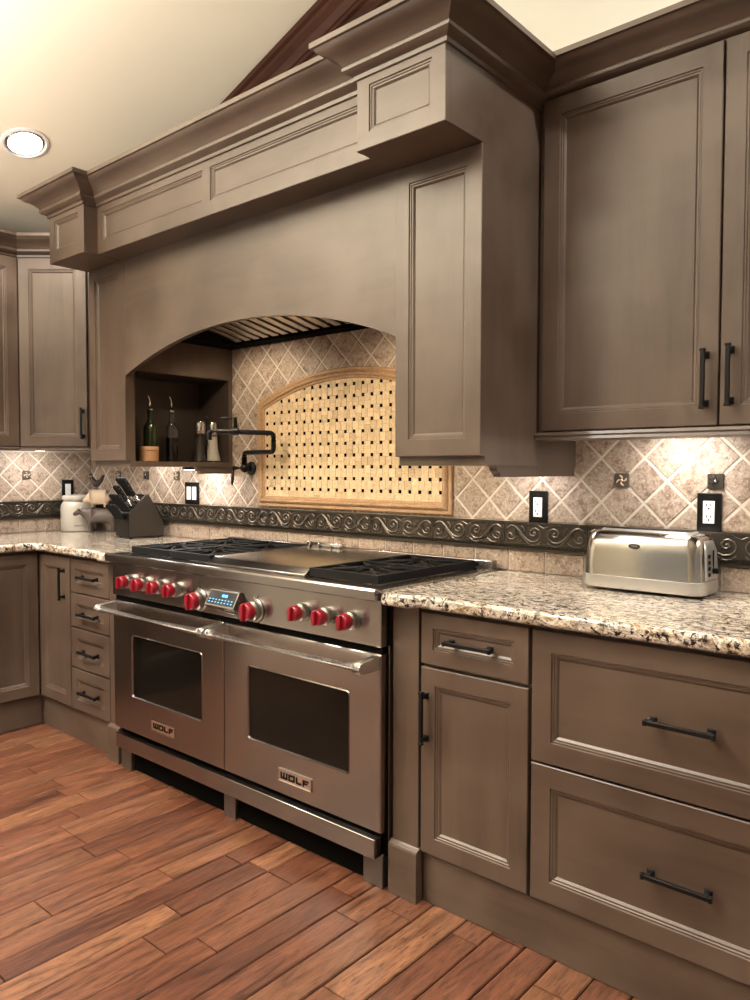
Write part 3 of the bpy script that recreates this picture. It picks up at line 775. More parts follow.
# doors
def oven_door(x0, x1, wx0, wx1, bx):
    bm = NB(); zf, zt = .180, .722; y0, y1 = -.634, -.671; wz0, wz1 = .334, .585
    # slab with a rounded window opening
    def rr(a, b, c, d, r, yy, k=5):
        pts = []
        for cx, cz, a0 in ((b-r, c+r, -90), (b-r, d-r, 0), (a+r, d-r, 90), (a+r, c+r, 180)):
            for i in range(k+1):
                an = R(a0+90*i/k); pts.append((cx+r*math.cos(an), yy, cz+r*math.sin(an)))
        return pts
    loops = [rr(x0, x1, zf, zt, .004, y0), rr(x0, x1, zf, zt, .004, y1+.003), rr(x0+.003, x1-.003, zf+.003, zt-.003, .004, y1),
             rr(wx0-.006, wx1+.006, wz0-.006, wz1+.006, .014, y1), rr(wx0-.003, wx1+.003, wz0-.003, wz1+.003, .012, y1-.003), rr(wx0, wx1, wz0, wz1, .010, y1+.004)]
    Rg = [[bm.verts.new(p) for p in l] for l in loops]
    for A, B in zip(Rg, Rg[1:]):
        n = len(A)
        for i in range(n): bm.faces.new((A[i], A[(i+1) % n], B[(i+1) % n], B[i]))
    bm.faces.new(Rg[0])
    d = obj('oven_door', bm, STEEL, RG, smooth=30)
    bm = NB(); vs = [bm.verts.new(p) for p in rr(wx0-.001, wx1+.001, wz0-.001, wz1+.001, .010, y1+.0035)]; bm.faces.new(vs); obj('window', bm, GLASS_OVEN, d, smooth=0)
    # handle
    bm = NB(); hy, hz = -.748, .694
    tube(bm, [(x0+.012, hy, hz), (x1-.012, hy, hz)], .0135, 20)
    for s, e in ((x0+.004, 1), (x1-.004, -1)):
        a, b = sorted((s, s+e*.028))
        tube(bm, [(a, hy, hz), (b, hy, hz)], .0165, 20)
        prism(bm, [(hy-.004, hz-.0165), (hy-.004, hz+.0165), (y1, hz+.024), (y1, hz-.019)], a+.002, b-.002, 'x')
        a2, b2 = sorted((s+e*.034, s+e*.037)); tube(bm, [(a2, hy, hz), (b2, hy, hz)], .0145, 20)
    obj('handle', bm, HANDLE, d, bevel=.001, smooth=40)
    # badge with raised letters W O L F
    bm = NB(); bw, bh = .158, .042; bz = .226; yb = y1-.004
    box(bm, bx, bx+bw, yb+.001, y1+.001, bz, bz+bh)
    for q in ((bx, bx+bw, bz, bz+.002), (bx, bx+bw, bz+bh-.002, bz+bh), (bx, bx+.002, bz+.002, bz+bh-.002), (bx+bw-.002, bx+bw, bz+.002, bz+bh-.002)):
        box(bm, q[0], q[1], yb-.001, yb+.001, q[2], q[3])
    bd = obj('badge', bm, CHROME, d)
    bm = NB(); lh = .021; z0 = bz+.0105; th = .0052; yl0, yl1 = yb-.0008, yb+.001
    def lb(xx, a, b, c, e): box(bm, xx+a, xx+b, yl0, yl1, z0+c, z0+e)
    xw = bx+.012
    lb(xw, 0, th, 0, lh); lb(xw, .0135, .0135+th, 0, lh); lb(xw, .027, .027+th, 0, lh); lb(xw, th, .027, 0, th); 
    xo = bx+.051; lb(xo, 0, th, 0, lh); lb(xo, .023, .023+th, 0, lh); lb(xo, th, .023, 0, th); lb(xo, th, .023, lh-th, lh)
    xl = bx+.087; lb(xl, 0, th, 0, lh); lb(xl, th, .024, 0, th)
    xf = bx+.119; lb(xf, 0, th, 0, lh); lb(xf, th, .026, lh-th, lh); lb(xf, th, .021, .008, .0125)
    obj('lettering', bm, DARK, bd, smooth=0)
oven_door(RX0+.004, -2.2075, -2.808, -2.336, -2.666); oven_door(-2.2035, RX1-.004, -2.067, -1.589, -1.910)
# kick panel and legs
LEGM = plain('dull steel leg', (.20, .18, .16), .4, .9)
bm = NB(); box(bm, RX0+.096, RX1-.093, -.634, -.628, .003, .10); obj('toe_shade_board', bm, DARK, RG)  # black board standing in for the shade under the range
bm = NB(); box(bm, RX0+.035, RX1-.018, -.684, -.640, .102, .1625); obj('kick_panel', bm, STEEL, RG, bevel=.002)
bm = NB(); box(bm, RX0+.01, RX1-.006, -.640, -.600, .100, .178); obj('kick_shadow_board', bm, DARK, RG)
for lx0, lx1 in ((RX1-.092, RX1-.014), (-2.235, -2.170), (RX0+.02, RX0+.095)):
    bm = NB(); box(bm, lx0, lx1, -.650, -.592, 0, .104); obj('leg', bm, LEGM, RG, bevel=.002)
    bm = NB(); box(bm, lx0+.01, lx1-.01, -.14, -.09, 0, .104); obj('leg', bm, LEGM, RG, bevel=.002)
# knobs
def knob(x, z, big):
    r = .032 if big else .026; yb = -.672
    bm = NB()
    if big: lathe(bm, [(.042, 0), (.042, .004), (.040, .006)], (x, yb, z), (0, -1, 0), 36); 
    lathe(bm, [(r+.003, 0), (r+.003, .012), (r+.001, .020), (r-.001, .021), (r-.001, .025), (r-.004, .027), (r-.006, .027)], (x, yb, z), (0, -1, 0), 36)
    k = obj('knob', bm, SATIN, RG, smooth=30, label='red knob on a steel bezel')
    if big:
        bm = NB(); lathe(bm, [(.0425, .001), (.0425, .0025)], (x, yb, z), (0, -1, 0), 36); obj('black_ring', bm, BLACKP, k)
        bm = NB(); tube(bm, [(x, yb-.004, z+.036), (x, yb-.012, z+.050)], [.004, .0025], 8); obj('pointer', bm, CHROME, k)
    bm = NB(); lathe(bm, [(r-.003, .025), (r-.0005, .029), (r-.0008, .050), (r-.004, .0555), (0, .0565)], (x, yb, z), (0, -1, 0), 36)
    # broad grip bar across the face
    g = .0062; hh = r-.003; pts = [(x-g, z-hh), (x+g, z-hh), (x+g+.0005, z+hh*.2), (x+g, z+hh), (x-g, z+hh), (x-g-.001, z+hh*.2)]
    prism(bm, pts, yb-.067, yb-.045, 'y')
    obj('red_grip', bm, RED, k, bevel=.003, seg=3)
for x_ in (-2.812, -2.703, -2.594, -2.485): knob(x_, .812, False)
knob(-2.338, .788, True); knob(-2.024, .788, True)
for x_ in (-1.788, -1.679, -1.571): knob(x_, .813, False)
# tilted display pod
bm = NB(); prism(bm, [(-.671, .772), (-.696, .772), (-.712, .786), (-.682, .842), (-.671, .842)], -2.262, -2.100, 'x'); pod = obj('display_pod', bm, STEEL, RG, bevel=.0015)
dy, dz = .030, .056; nn = Vector((0, -dz, dy)).normalized()
def on_pod(x, s, e=.0): # s 0..1 up the slope
    return Vector((x, -.712+dy*s, .786+dz*s))+nn*e
bm = NB(); c = [on_pod(-2.255, .10, .001), on_pod(-2.107, .10, .001), on_pod(-2.107, .90, .001), on_pod(-2.255, .90, .001)]
bm.faces.new([bm.verts.new(p) for p in c]); obj('display_screen', bm, DISPLAY, pod, smooth=0)
bm = NB()
def dq(x0, x1, s0, s1): bm.faces.new([bm.verts.new(on_pod(a, b, .0017)) for a, b in ((x0, s0), (x1, s0), (x1, s1), (x0, s1))])
dq(-2.182, -2.168, .58, .74); dq(-2.165, -2.151, .58, .74)
for i in range(8):
    for j in range(2): dq(-2.245+i*.0175, -2.238+i*.0175, .22+j*.16, .27+j*.16)
obj('display_digits', bm, BLUE, pod, smooth=0)
bm = NB(); tube(bm, [(-2.235, -.672, .770), (-2.235, -.682, .764), (-2.13, -.682, .762), (-2.13, -.672, .768)], .0025, 8); obj('pod_lip', bm, CHROME, pod)
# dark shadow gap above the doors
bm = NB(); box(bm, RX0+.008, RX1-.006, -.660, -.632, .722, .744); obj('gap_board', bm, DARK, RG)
# grates
def grate(x0, x1, y0=-.622, y1=-.085):
    bm = NB(); zt = .949; zb = .922; b = .009
    for s in ((x0, x1, y0, y0+.014), (x0, x1, y1-.014, y1)): box(bm, s[0], s[1], s[2], s[3], zb, zt)
    for s in ((x0, x0+.012), (x1-.012, x1)): box(bm, s[0], s[1], y0+.014, y1-.014, zb, zt)
    ym = (y0+y1)/2; cx = (x0+x1)/2; box(bm, x0+.012, x1-.012, ym-.006, ym+.006, zb+.006, zt)
    for cy in ((y0+ym)/2, (ym+y1)/2):
        hy_ = (y1-y0)/4
        for sx, sy in ((1, 1), (1, -1), (-1, 1), (-1, -1)):
            px, py = cx+sx*((x1-x0)/2-.01), cy+sy*(hy_-.008); qx, qy = cx+sx*.030, cy+sy*.030
            tube(bm, [(px, py, zt-.006), ((px+qx)/2, (py+qy)/2, zt-.004), (qx, qy, zt-.002)], .0062, 6)
        for sx in (1, -1):
            tube(bm, [(cx+sx*((x1-x0)/2-.008), cy, zt-.006), (cx+sx*.042, cy, zt-.003)], .0062, 6)
        for sy in (1, -1):
            tube(bm, [(cx, cy+sy*(hy_-.006), zt-.006), (cx, cy+sy*.042, zt-.003)], .0062, 6)
        k = 12
        for i in range(k):
            a0, a1 = 2*math.pi*i/k, 2*math.pi*(i+1)/k
            tube(bm, [(cx+.034*math.cos(a0), cy+.034*math.sin(a0), zt+.001), (cx+.034*math.cos(a1), cy+.034*math.sin(a1), zt+.001)], .005, 6)
    g = obj('grate', bm, IRON, RG, bevel=.001)
    for cy in ((y0+ym)/2, (ym+y1)/2):
        bm = NB(); lathe(bm, [(.045, 0), (.044, .004), (.034, .006), (.032, .012), (.026, .016), (0, .017)], (cx, cy, .918), seg=28)
        obj('burner_cap', bm, IRON, RG)
grate(-2.885, -2.617); grate(-2.614, -2.350); grate(-1.812, -1.512)
# griddle cover between the grates
bm = NB(); prism(bm, [(-.085, .919), (-.085, .949), (-.600, .946), (-.612, .942), (-.640, .926), (-.640, .919)], -2.345, -1.818, 'x'); gc = obj('griddle_cover', bm, STEEL_TOP, RG, bevel=.0015)
bm = NB()
box(bm, -2.335, -2.135, -.125, -.100, .955, .968)
for xx in (-2.325, -2.27, -2.20, -2.15): tube(bm, [(xx, -.113, .947), (xx, -.113, .957)], .008, 10); tube(bm, [(xx, -.113, .962), (xx, -.130, .962)], .009, 10)
obj('cover_handle', bm, CHROME, gc, bevel=.002)

# ------------------------------------------------------------------ outlets and switches
def plate(x, z, w_, gangs, label, rocker, rot=False, grp=None):
    t = thing('wall_switch' if rocker else 'power_outlet', label, 'switch' if rocker else 'outlet', (x, -.0115, z) if not rot else (WX+.0115, x, z), R(90) if rot else 0)
    bm = NB(); box(bm, -w_/2, w_/2, -.0065, 0, -.057, .057); obj('plate', bm, BLACKP, t, W=False, bevel=.002)
    for g in range(gangs):
        cx = (g-(gangs-1)/2)*.046; bm = NB(); box(bm, cx-.0165, cx+.0165, -.0095, -.005, -.0335, .0335)
        r = obj('rocker' if rocker else 'receptacle', bm, WHITEP, t, W=False, bevel=.0012)
        if not rocker:
            bm = NB()
            for cz in (.017, -.017):
                box(bm, cx-.0075, cx-.005, -.0099, -.008, cz, cz+.009); box(bm, cx+.005, cx+.0075, -.0099, -.008, cz+.001, cz+.008)
                lathe(bm, [(.0028, 0), (.0028, .002)], (cx, -.0079, cz-.006), (0, -1, 0), 10)
            obj('slots', bm, DARK, r, W=False)
        else:
            bm = NB(); box(bm, cx-.004, cx+.004, -.0100, -.009, .0, .002); obj('indicator', bm, SATIN, r, W=False)
    bm = NB()
    for cz in (.045, -.045): lathe(bm, [(.003, 0), (.003, .0012)], (0, -.0063, cz), (0, -1, 0), 10)
    obj('screws', bm, BLACKM, t, W=False)
plate(-1.3035, 1.144, .070, 1, 'black outlet plate with white sockets, between the hood and the toaster', False)
plate(-.7355, 1.148, .070, 1, 'black outlet plate with white sockets, behind the right end of the toaster', False)
plate(-3.302, 1.150, .118, 2, 'black double switch plate with two white rockers, right of the knife block', True)
plate(-.159, 1.153, .070, 1, 'black switch plate with one white rocker on the left side wall', True, True)

# ------------------------------------------------------------------ pot filler
pf = thing('pot_filler', 'black wall-mounted folding pot filler tap beside the mosaic panel', 'tap', (-2.832, 0, 1.278))
bm = NB(); c = Vector((-2.832, -.011, 1.278))
lathe(bm, [(.032, 0), (.032, .006), (.026, .011), (.016, .014), (.015, .03)], c, (0, -1, 0), 28); obj('flange', bm, BLACKM, pf)
bm = NB()
tube(bm, [(-2.832, -.03, 1.278), (-2.832, -.118, 1.280)], [.0155, .0115], 18); ball(bm, (-2.832, -.055, 1.279), .021, seg=16)
tube(bm, [(-2.832, -.055, 1.285), (-2.832, -.055, 1.330)], .0135, 16)
tube(bm, [(-2.832, -.055, 1.300), (-2.832, -.055, 1.306)], .017, 16)
obj('valve_body', bm, BLACKM, pf)
def lever(p, d, ln, name='lever'):
    bm = NB(); p = Vector(p); d = Vector(d).normalized()
    ball(bm, p, .0095, seg=12); tube(bm, [p+d*(ln*q) for q in (0, .2, .35, .6, .85, 1)], [.006, .004, .006, .0085, .006, .002], 12)
    obj(name, bm, BLACKM, pf)
lever((-2.832, -.120, 1.280), (0, -.12, -1), .082)
bm = NB()
J1 = (-2.832, -.055); J2 = (-2.595, -.083)
def bend(a, b, c, r, n=6):
    a, b, c = Vector(a), Vector(b), Vector(c); u, v = (a-b).normalized(), (c-b).normalized(); out = []
    p0, p2 = b+u*r, b+v*r
    for i in range(n+1):
        s = i/n; out.append(p0*(1-s)**2+b*2*s*(1-s)+p2*s*s)
    return out
A_ = [(J1[0], J1[1], 1.325)]+bend((J1[0], J1[1], 1.325), (J1[0], J1[1], 1.352), (J2[0], J2[1], 1.352), .018)+bend((J1[0], J1[1], 1.352), (J2[0], J2[1], 1.352), (J2[0], J2[1], 1.40), .022)+[(J2[0], J2[1], 1.388)]
tube(bm, A_, .0112, 14); obj('lower_arm', bm, BLACKM, pf)
bm = NB(); tube(bm, [(J2[0], J2[1], 1.380), (J2[0], J2[1], 1.405)], .0122, 16); obj('swivel_joint', bm, BLACKM, pf)
E_ = (-2.775, -.255)
bm = NB(); zz = 1.443
tube(bm, [(J2[0], J2[1], 1.398)]+bend((J2[0], J2[1], 1.398), (J2[0], J2[1], 1.436), (E_[0], E_[1], zz), .020)+[(E_[0], E_[1], zz)], .0112, 14)
vx, vy = J2[0]+(E_[0]-J2[0])*.68, J2[1]+(E_[1]-J2[1])*.68
dd = Vector((E_[0]-J2[0], E_[1]-J2[1], 0)).normalized()
tube(bm, [Vector((vx, vy, zz))-dd*.028, Vector((vx, vy, zz))-dd*.015, Vector((vx, vy, zz))+dd*.015, Vector((vx, vy, zz))+dd*.028], [.0125, .0175, .0175, .0125], 16)
tube(bm, [(vx, vy, zz), (vx, vy, zz+.05)], [.0125, .0085], 14)
obj('upper_arm', bm, BLACKM, pf)
lever((vx, vy, zz+.056), (-.72, -.69, .05), .070)
bm = NB(); P_ = Vector((E_[0], E_[1], zz))
tube(bm, [P_, P_+dd*.028]+[P_+dd*.036+Vector((0, 0, -.008)), P_+dd*.038+Vector((0, 0, -.038))], [.011, .012, .0125, .0125], 14); obj('spout', bm, BLACKM, pf)

# ------------------------------------------------------------------ niche contents
NZ = 1.308
def bottle(x, y, label, glass, liquid, r=.029, hs=.150):
    t = thing('oil_bottle', label, 'bottle', (x, y, NZ), 0, 'pourer bottles in the niche')
    bm = NB(); prof = [(r*.9, 0), (r, .004), (r, hs-.005), (r*.93, hs+.012), (r*.55, hs+.030), (.0125, hs+.042), (.012, hs+.075), (.0145, hs+.077), (.0145, hs+.085), (.012, hs+.087)]
    lathe(bm, prof, seg=28); obj('glass_body', bm, glass, t, W=False)
    if liquid:
        bm = NB(); lathe(bm, [(r*.86, .004), (r*.94, .007), (r*.94, .112), (0, .112)], seg=28); obj('liquid', bm, liquid, t, W=False)
    z = hs+.087
    bm = NB(); lathe(bm, [(.0125, z-.004), (.0135, z+.004), (.009, z+.012), (.006, z+.016)], seg=20)
    tube(bm, [(0, 0, z+.012), (0, 0, z+.035), (.0, -.004, z+.050), (0, -.012, z+.066)], [.0045, .004, .0038, .003], 10)
    obj('pourer_spout', bm, CHROME, t, W=False)
bottle(-3.085, -.398, 'dark green oil bottle with steel pourer, behind the round wooden box', OILGLASS, None, .031, .150)
bottle(-3.060, -.300, 'clear bottle of dark vinegar with steel pourer, right of the green bottle', CLEAR, VINEGAR, .028, .148)
t = thing('wooden_box', 'small round pale wooden salt box in the niche', 'box', (-3.035, -.437, NZ))
bm = NB(); lathe(bm, [(.041, 0), (.0425, .002), (.0425, .046), (.0415, .047)], seg=36); obj('base', bm, BAMBOO, t, W=False)
bm = NB(); lathe(bm, [(.0415, .048), (.0425, .049), (.0425, .064), (.041, .067), (0, .067)], seg=36); obj('lid', bm, BAMBOO, t, W=False)
def mill(y, label, fill, salt):
    t = thing('spice_mill', label, 'mill', (-3.045, y, NZ+.006), 0, 'mills on the stand')
    bm = NB()
    if salt: pr = [(.036, 0), (.037, .004), (.035, .012), (.028, .045), (.0235, .085), (.0225, .115), (.023, .130)]
    else: pr = [(.030, 0), (.031, .004), (.029, .012), (.0235, .045), (.021, .085), (.021, .115), (.022, .130)]
    lathe(bm, pr, seg=28); obj('body', bm, fill, t, W=False)
    bm = NB(); lathe(bm, [(.0255, .130), (.0270, .133), (.0265, .178), (.0235, .186), (.012, .189), (0, .189)], seg=28); obj('cap', bm, CHROME, t, W=False)
mill(-.152, 'narrow pepper mill with steel cap on the stand in the niche', PEPPER, False)
mill(-.076, 'salt mill with pale flared body and steel cap on the stand in the niche', SALT, True)
t = thing('mill_stand', 'black wire stand holding the salt and pepper mills', 'stand', (-3.045, -.114, NZ))
bm = NB(); 
tube(bm, [(.04*math.cos(a), .078*math.sin(a), .0035) for a in [2*math.pi*i/24 for i in range(25)]], .0035, 6)
box(bm, -.036, .036, -.074, .074, .001, .005); obj('tray', bm, BLACKM, t, W=False)
bm = NB(); tube(bm, [(0, 0, .004), (0, 0, .205)], .003, 8); ball(bm, (0, 0, .212), .008, seg=12)
for cy in (-.038, .038): tube(bm, [(.0275*math.cos(a), cy+.0275*math.sin(a), .128) for a in [2*math.pi*i/20 for i in range(21)]], .0024, 6)
obj('handle', bm, BLACKM, t, W=False)

# ------------------------------------------------------------------ toaster
TW, TD, TH = .345, .165, .172
t = thing('toaster', 'long brushed stainless steel toaster on the granite countertop', 'toaster', (-.868, -.137, .914))
def body_ring(z, w_, d_, r, k=8):
    pts = []
    for cx, cy, a0 in ((w_/2-r, -d_/2+r, -90), (w_/2-r, d_/2-r, 0), (-w_/2+r, d_/2-r, 90), (-w_/2+r, -d_/2+r, 180)):
        for i in range(k+1):
            an = R(a0+90*i/k); pts.append((cx+r*math.cos(an), cy+r*math.sin(an), z))
    return pts
def loft(bm, rings, top=True, bot=True):
    Rg = [[bm.verts.new(p) for p in l] for l in rings]
    for A, B in zip(Rg, Rg[1:]):
        n = len(A)
        for i in range(n): bm.faces.new((A[i], A[(i+1) % n], B[(i+1) % n], B[i]))
    if bot: bm.faces.new(Rg[0][::-1])
    if top: bm.faces.new(Rg[-1])
bm = NB(); loft(bm, [body_ring(.006, TW-.03, TD-.03, .03), body_ring(.010, TW-.006, TD-.006, .035), body_ring(.020, TW, TD, .036), body_ring(.044, TW-.004, TD-.002, .036), body_ring(.045, TW-.010, TD-.006, .036)])
TS = plain('satin silver plastic', (.50, .48, .45), .32, .7)
obj('base', bm, TS, t, W=False, smooth=40)
bm = NB()
secs = [(.0452, .334, .158), (.080, .332, .157), (.115, .327, .153), (.140, .320, .146), (.156, .311, .136), (.166, .298, .122), (.1715, .280, .104), (.173, .262, .088)]
loft(bm, [body_ring(z, a, b, .040) for z, a, b in secs])
TSTEEL = steel('brushed toaster shell', (.50, .475, .43), .17, .8, (0, .5, .8), (3, 3, 300))
obj('shell', bm, TSTEEL, t, W=False, smooth=40)
bm = NB(); loft(bm, [body_ring(.1728, .264, .090, .04), body_ring(.177, .258, .084, .04)]); obj('top_plate', bm, TS, t, W=False, smooth=40)
bm = NB(); box(bm, -.120, .120, -.022, -.002, .1765, .1776); box(bm, -.120, .120, .010, .030, .1765, .1776); obj('bread_slots', bm, DARK, t, W=False)
# end cap with controls
bm = NB(); loft(bm, [[(x_*1., y_, z_) for x_, y_, z_ in [(.1665, -.050, .048), (.1665, .050, .048), (.163, .046, .13), (.158, .036, .155), (.158, -.036, .155), (.163, -.046, .13)]],
          [(x_, y_, z_) for x_, y_, z_ in [(.172, -.046, .050), (.172, .046, .050), (.168, .042, .128), (.162, .033, .150), (.162, -.033, .150), (.168, -.042, .128)]]])
ec = obj('end_cap', bm, TS, t, W=False)
bm = NB()
for i in range(4):
    z_ = .060+i*.0165; xx = .1708-.0006*i
    box(bm, xx, xx+.004, -.036, -.024, z_, z_+.010)
obj('buttons', bm, BLACKP, ec, W=False, bevel=.001)
bm = NB(); box(bm, .170, .186, -.004, .018, .066, .080); box(bm, .168, .172, .004, .010, .06, .13); obj('lever', bm, BLACKP, ec, W=False, bevel=.002)
bm = NB(); lathe(bm, [(.0155, 0), (.0155, .0012), (.013, .0022), (0, .0024)], (-.012, -.0710, .142), (0, -1, .35), 28)
for v in bm.verts: v.co.z = .134+(v.co.z-.142)*.5
bmesh.ops.translate(bm, verts=bm.verts, vec=(0, -.0035, 0)); bd = obj('badge', bm, BLACKP, t, W=False)
bm = NB(); box(bm, -.021, -.003, -.0772, -.0762, .1325, .1355); obj('badge_mark', bm, CHROME, bd, W=False)

t.scale = (1.07, 1.05, 1.03)
# ------------------------------------------------------------------ knife block and knives
KB = thing('knife_block', 'dark knife block with brushed side, full of black-handled knives', 'knife block', (-3.595, -.135, .914), R(-8))
prof = [(-.100, .006), (-.100, .132), (-.008, .226), (.012, .228), (.094, .075), (.098, .045), (.090, .006)]
bm = NB(); prism(bm, prof, -.083, .083, 'x'); obj('body', bm, BLACKP, KB, W=False, bevel=.003)
KS = plain('dark brown brushed block cheek', (.055, .043, .034), .35, .3)
for s in (-1, 1):
    bm = NB(); cc = (0., .11)
    pr = [(cc[0]+(a-cc[0])*.97, cc[1]+(b-cc[1])*.97) for a, b in prof]
    prism(bm, pr, s*.083, s*.0855, 'x'); obj('side_cheek', bm, KS, KB, W=False, bevel=.0008)
for sx in (-.065, .065):
    for sy in (-.08, .07):
        bm = NB(); lathe(bm, [(.008, 0), (.008, .007)], (sx, sy, 0), seg=12); obj('foot', bm, BLACKP, KB, W=False)
bm = NB(); sl = Vector((0, .092, .094)).normalized(); nr = Vector((0, -.094, .092)).normalized()
q0 = Vector((0, -.100, .132)); 
cs = []
for xx, s in ((-.080, .006), (.080, .006), (.080, .124), (-.080, .124)): cs.append(q0+sl*s+Vector((xx, 0, 0))+nr*.0008)
bm.faces.new([bm.verts.new(p) for p in cs]); obj('slot_plate', bm, CHROME, KB, W=False, smooth=0)
KM = KB.matrix_basis
Mloc = Matrix.Translation(KB.location) @ Matrix.Rotation(R(-8), 4, 'Z')
def knife(base, d, ln, w_, label, grp, curve=.012, hs=1.):
    """handle standing out of a slot; blade hidden in the block"""
    p = Mloc @ Vector(base); t = thing('kitchen_knife', label, 'knife', p, R(-8), grp)
    d = Vector(d).normalized(); side = Vector((0, d.z, -d.y))
    bm = NB(); rings = []
    prof_ = [(0, .0065, .010), (.12, .0065, .0125), (.30, .0062, .0105), (.55, .0066, .0125), (.80, .0066, .0135), (.95, .0058, .0125), (1, .003, .007)]
    for s, a, b in prof_:
        c = d*(.018+s*ln)-side*(curve*math.sin(s*1.8)*-1)
        rings.append([c+Vector((1, 0, 0))*a*hs*math.cos(2*math.pi*k/12)+side*b*hs*math.sin(2*math.pi*k/12) for k in range(12)])
    loft(bm, rings); obj('handle', bm, BLACKP, t, W=False, smooth=50)
    bm = NB(); loft(bm, [[d*s+Vector((1, 0, 0))*a*hs*math.cos(2*math.pi*k/12)+side*b*hs*math.sin(2*math.pi*k/12) for k in range(12)] for s, a, b in ((.001, .0055, .0105), (.018, .0068, .0115))])
    obj('bolster', bm, CHROME if hs > .85 else BLACKP, t, W=False)
    if hs > .85:
        bm = NB(); tube(bm, [d*(.018+q*ln)-side*(curve*math.sin(q*1.8)*-1)+side*.0118 for q in (0, .15, .35, .6, .85, .97)], .0018, 6); obj('tang', bm, CHROME, t, W=False)
    bm = NB()
    for s in (.3, .55, .8):
        c = d*(.018+s*ln)+side*(curve*math.sin(s*1.8)); tube(bm, [c-Vector((.0072*hs, 0, 0)), c+Vector((.0072*hs, 0, 0))], .002, 8)
    obj('rivets', bm, CHROME, t, W=False)
dirk = Vector((0, -.62, .78))
names = ['long black knife handle on the left of the top row', 'long black knife handle in the middle of the top row', 'long black knife handle on the right of the top row']
for i, xx in enumerate((-.064, -.026, .014)):
    b_ = q0+sl*(.104)+Vector((xx, 0, 0)); knife(b_, dirk, .112, .02, names[i]+' of the knife block', 'large knives in the block', .010)
for i, xx in enumerate((-.060, -.020)):
    b_ = q0+sl*.066+Vector((xx, 0, 0)); knife(b_, dirk, .095, .02, ('second-row black knife handle, outermost left', 'second-row black knife handle, nearer the middle')[i]+' of the knife block', 'large knives in the block', .008, .9)
word = ('first', 'second', 'third', 'fourth')
for r_ in (0, 1):
    for i in range(4):
        xx = -.066+i*.034
        base = q0+sl*(.028-.0*r_)+Vector((xx, 0, 0)) if r_ == 0 else Vector((xx+.004, -.1, .100))
        dk = Vector((0, -.66, .75))
        knife(base+(nr*.001 if r_ == 0 else Vector((0, -.001, 0))), dk, .075, .015, '%s small steak knife from the left in the %s row of the knife block' % (word[i], ('upper', 'lower')[r_]), 'steak knives in the block', .006, .78)

# ------------------------------------------------------------------ stoneware jar
t = thing('storage_jar', 'cream stoneware jar with lid in the corner behind the cow figurine', 'jar', (-4.222, -.148, .914))
bm = NB(); lathe(bm, [(.086, 0), (.094, .004), (.097, .015), (.098, .05), (.098, .13), (.095, .150), (.088, .166), (.082, .172), (.082, .182)], seg=48); obj('body', bm, CERAMIC, t, W=False)
bm = NB(); lathe(bm, [(.086, .182), (.089, .184), (.089, .196), (.088, .202), (.083, .207), (.060, .210), (.020, .212), (0, .212)], seg=48); obj('lid', bm, CERAMIC, t, W=False)
bm = NB()
for i in range(22):
    a0, a1 = R(-42+i*1.5), R(-42+(i+1)*1.5); f = lambda i: .036+.005*math.sin(i*1.9)
    tube(bm, [(.0985*math.cos(a0), .0985*math.sin(a0), f(i)), (.0985*math.cos(a1), .0985*math.sin(a1), f(i+1))], .0011, 5)
obj('embossed_mark', bm, plain('worn grey glaze', (.33, .30, .26), .5), t, W=False)

# ------------------------------------------------------------------ cow, pig and rooster figurines (skinned continuous bodies)
def skin_body(name, nodes, edges, mat, parent, sub=2, scale=1.):
    """nodes: (x,y,z,rx,rz)"""
    me = bpy.data.meshes.new(name); me.from_pydata([tuple(c*scale for c in n[:3]) for n in nodes], edges, []); o = bpy.data.objects.new(name, me); COL.objects.link(o)
    sk = o.modifiers.new('skin', 'SKIN'); sk.use_smooth_shade = True
    if not me.skin_vertices: me.skin_vertices.new(name='skin')
    for i, n in enumerate(nodes):
        me.skin_vertices[0].data[i].radius = (n[3]*scale, n[4]*scale); me.skin_vertices[0].data[i].use_root = (i == 0)
    sb = o.modifiers.new('sub', 'SUBSURF'); sb.levels = sub; sb.render_levels = sub
    dg = bpy.context.evaluated_depsgraph_get(); ev = o.evaluated_get(dg); m2 = bpy.data.meshes.new_from_object(ev)
    bpy.data.objects.remove(o); m2.name = name; m2.materials.clear(); m2.materials.append(mat)
    m2.polygons.foreach_set('use_smooth', [True]*len(m2.polygons))
    r = bpy.data.objects.new(name, m2); COL.objects.link(r); r.parent = parent
    return r
# local: the animal looks towards -x, stands on z=0
t = thing('cow_figurine', 'grey brown cow figurine standing in front of the stoneware jar', 'figurine', (-3.992, -.132, .914), R(41)); t.scale = (1.12, 1.05, 1.0)
N_ = [(0, 0, .096, .040, .042), (-.045, 0, .098, .038, .046), (.045, 0, .100, .038, .040), (.072, 0, .104, .026, .032), (-.074, 0, .108, .022, .034), (-.098, 0, .119, .016, .022), (-.114, 0, .122, .017, .018), (-.132, 0, .108, .012, .013), (-.143, 0, .099, .011, .011)]
E2 = [(0, 1), (0, 2), (2, 3), (1, 4), (4, 5), (5, 6), (6, 7), (7, 8)]
def leg_(px, py, front_):
    i = len(N_)
    if front_: N_.extend([(px, py, .060, .015, .017), (px-.002, py, .034, .0105, .011), (px, py, .012, .0095, .0095), (px-.004, py, .005, .011, .006)])
    else: N_.extend([(px, py, .066, .020, .024), (px+.010, py, .040, .0105, .013), (px+.005, py, .014, .0095, .0095), (px+.001, py, .005, .011, .006)])
    E2.extend([(1 if front_ else 2, i), (i, i+1), (i+1, i+2), (i+2, i+3)])
for sy in (-.020, .020): leg_(-.052, sy, True); leg_(.056, sy, False)
cow = skin_body('body', N_, E2, COWM, t)
bm = NB()
for s in (-1, 1):
    tube(bm, [(-.112, s*.012, .134), (-.110, s*.024, .142), (-.114, s*.027, .156)], [.005, .004, .0012], 8)
obj('horns', bm, PIGM, t, W=False)
bm = NB()
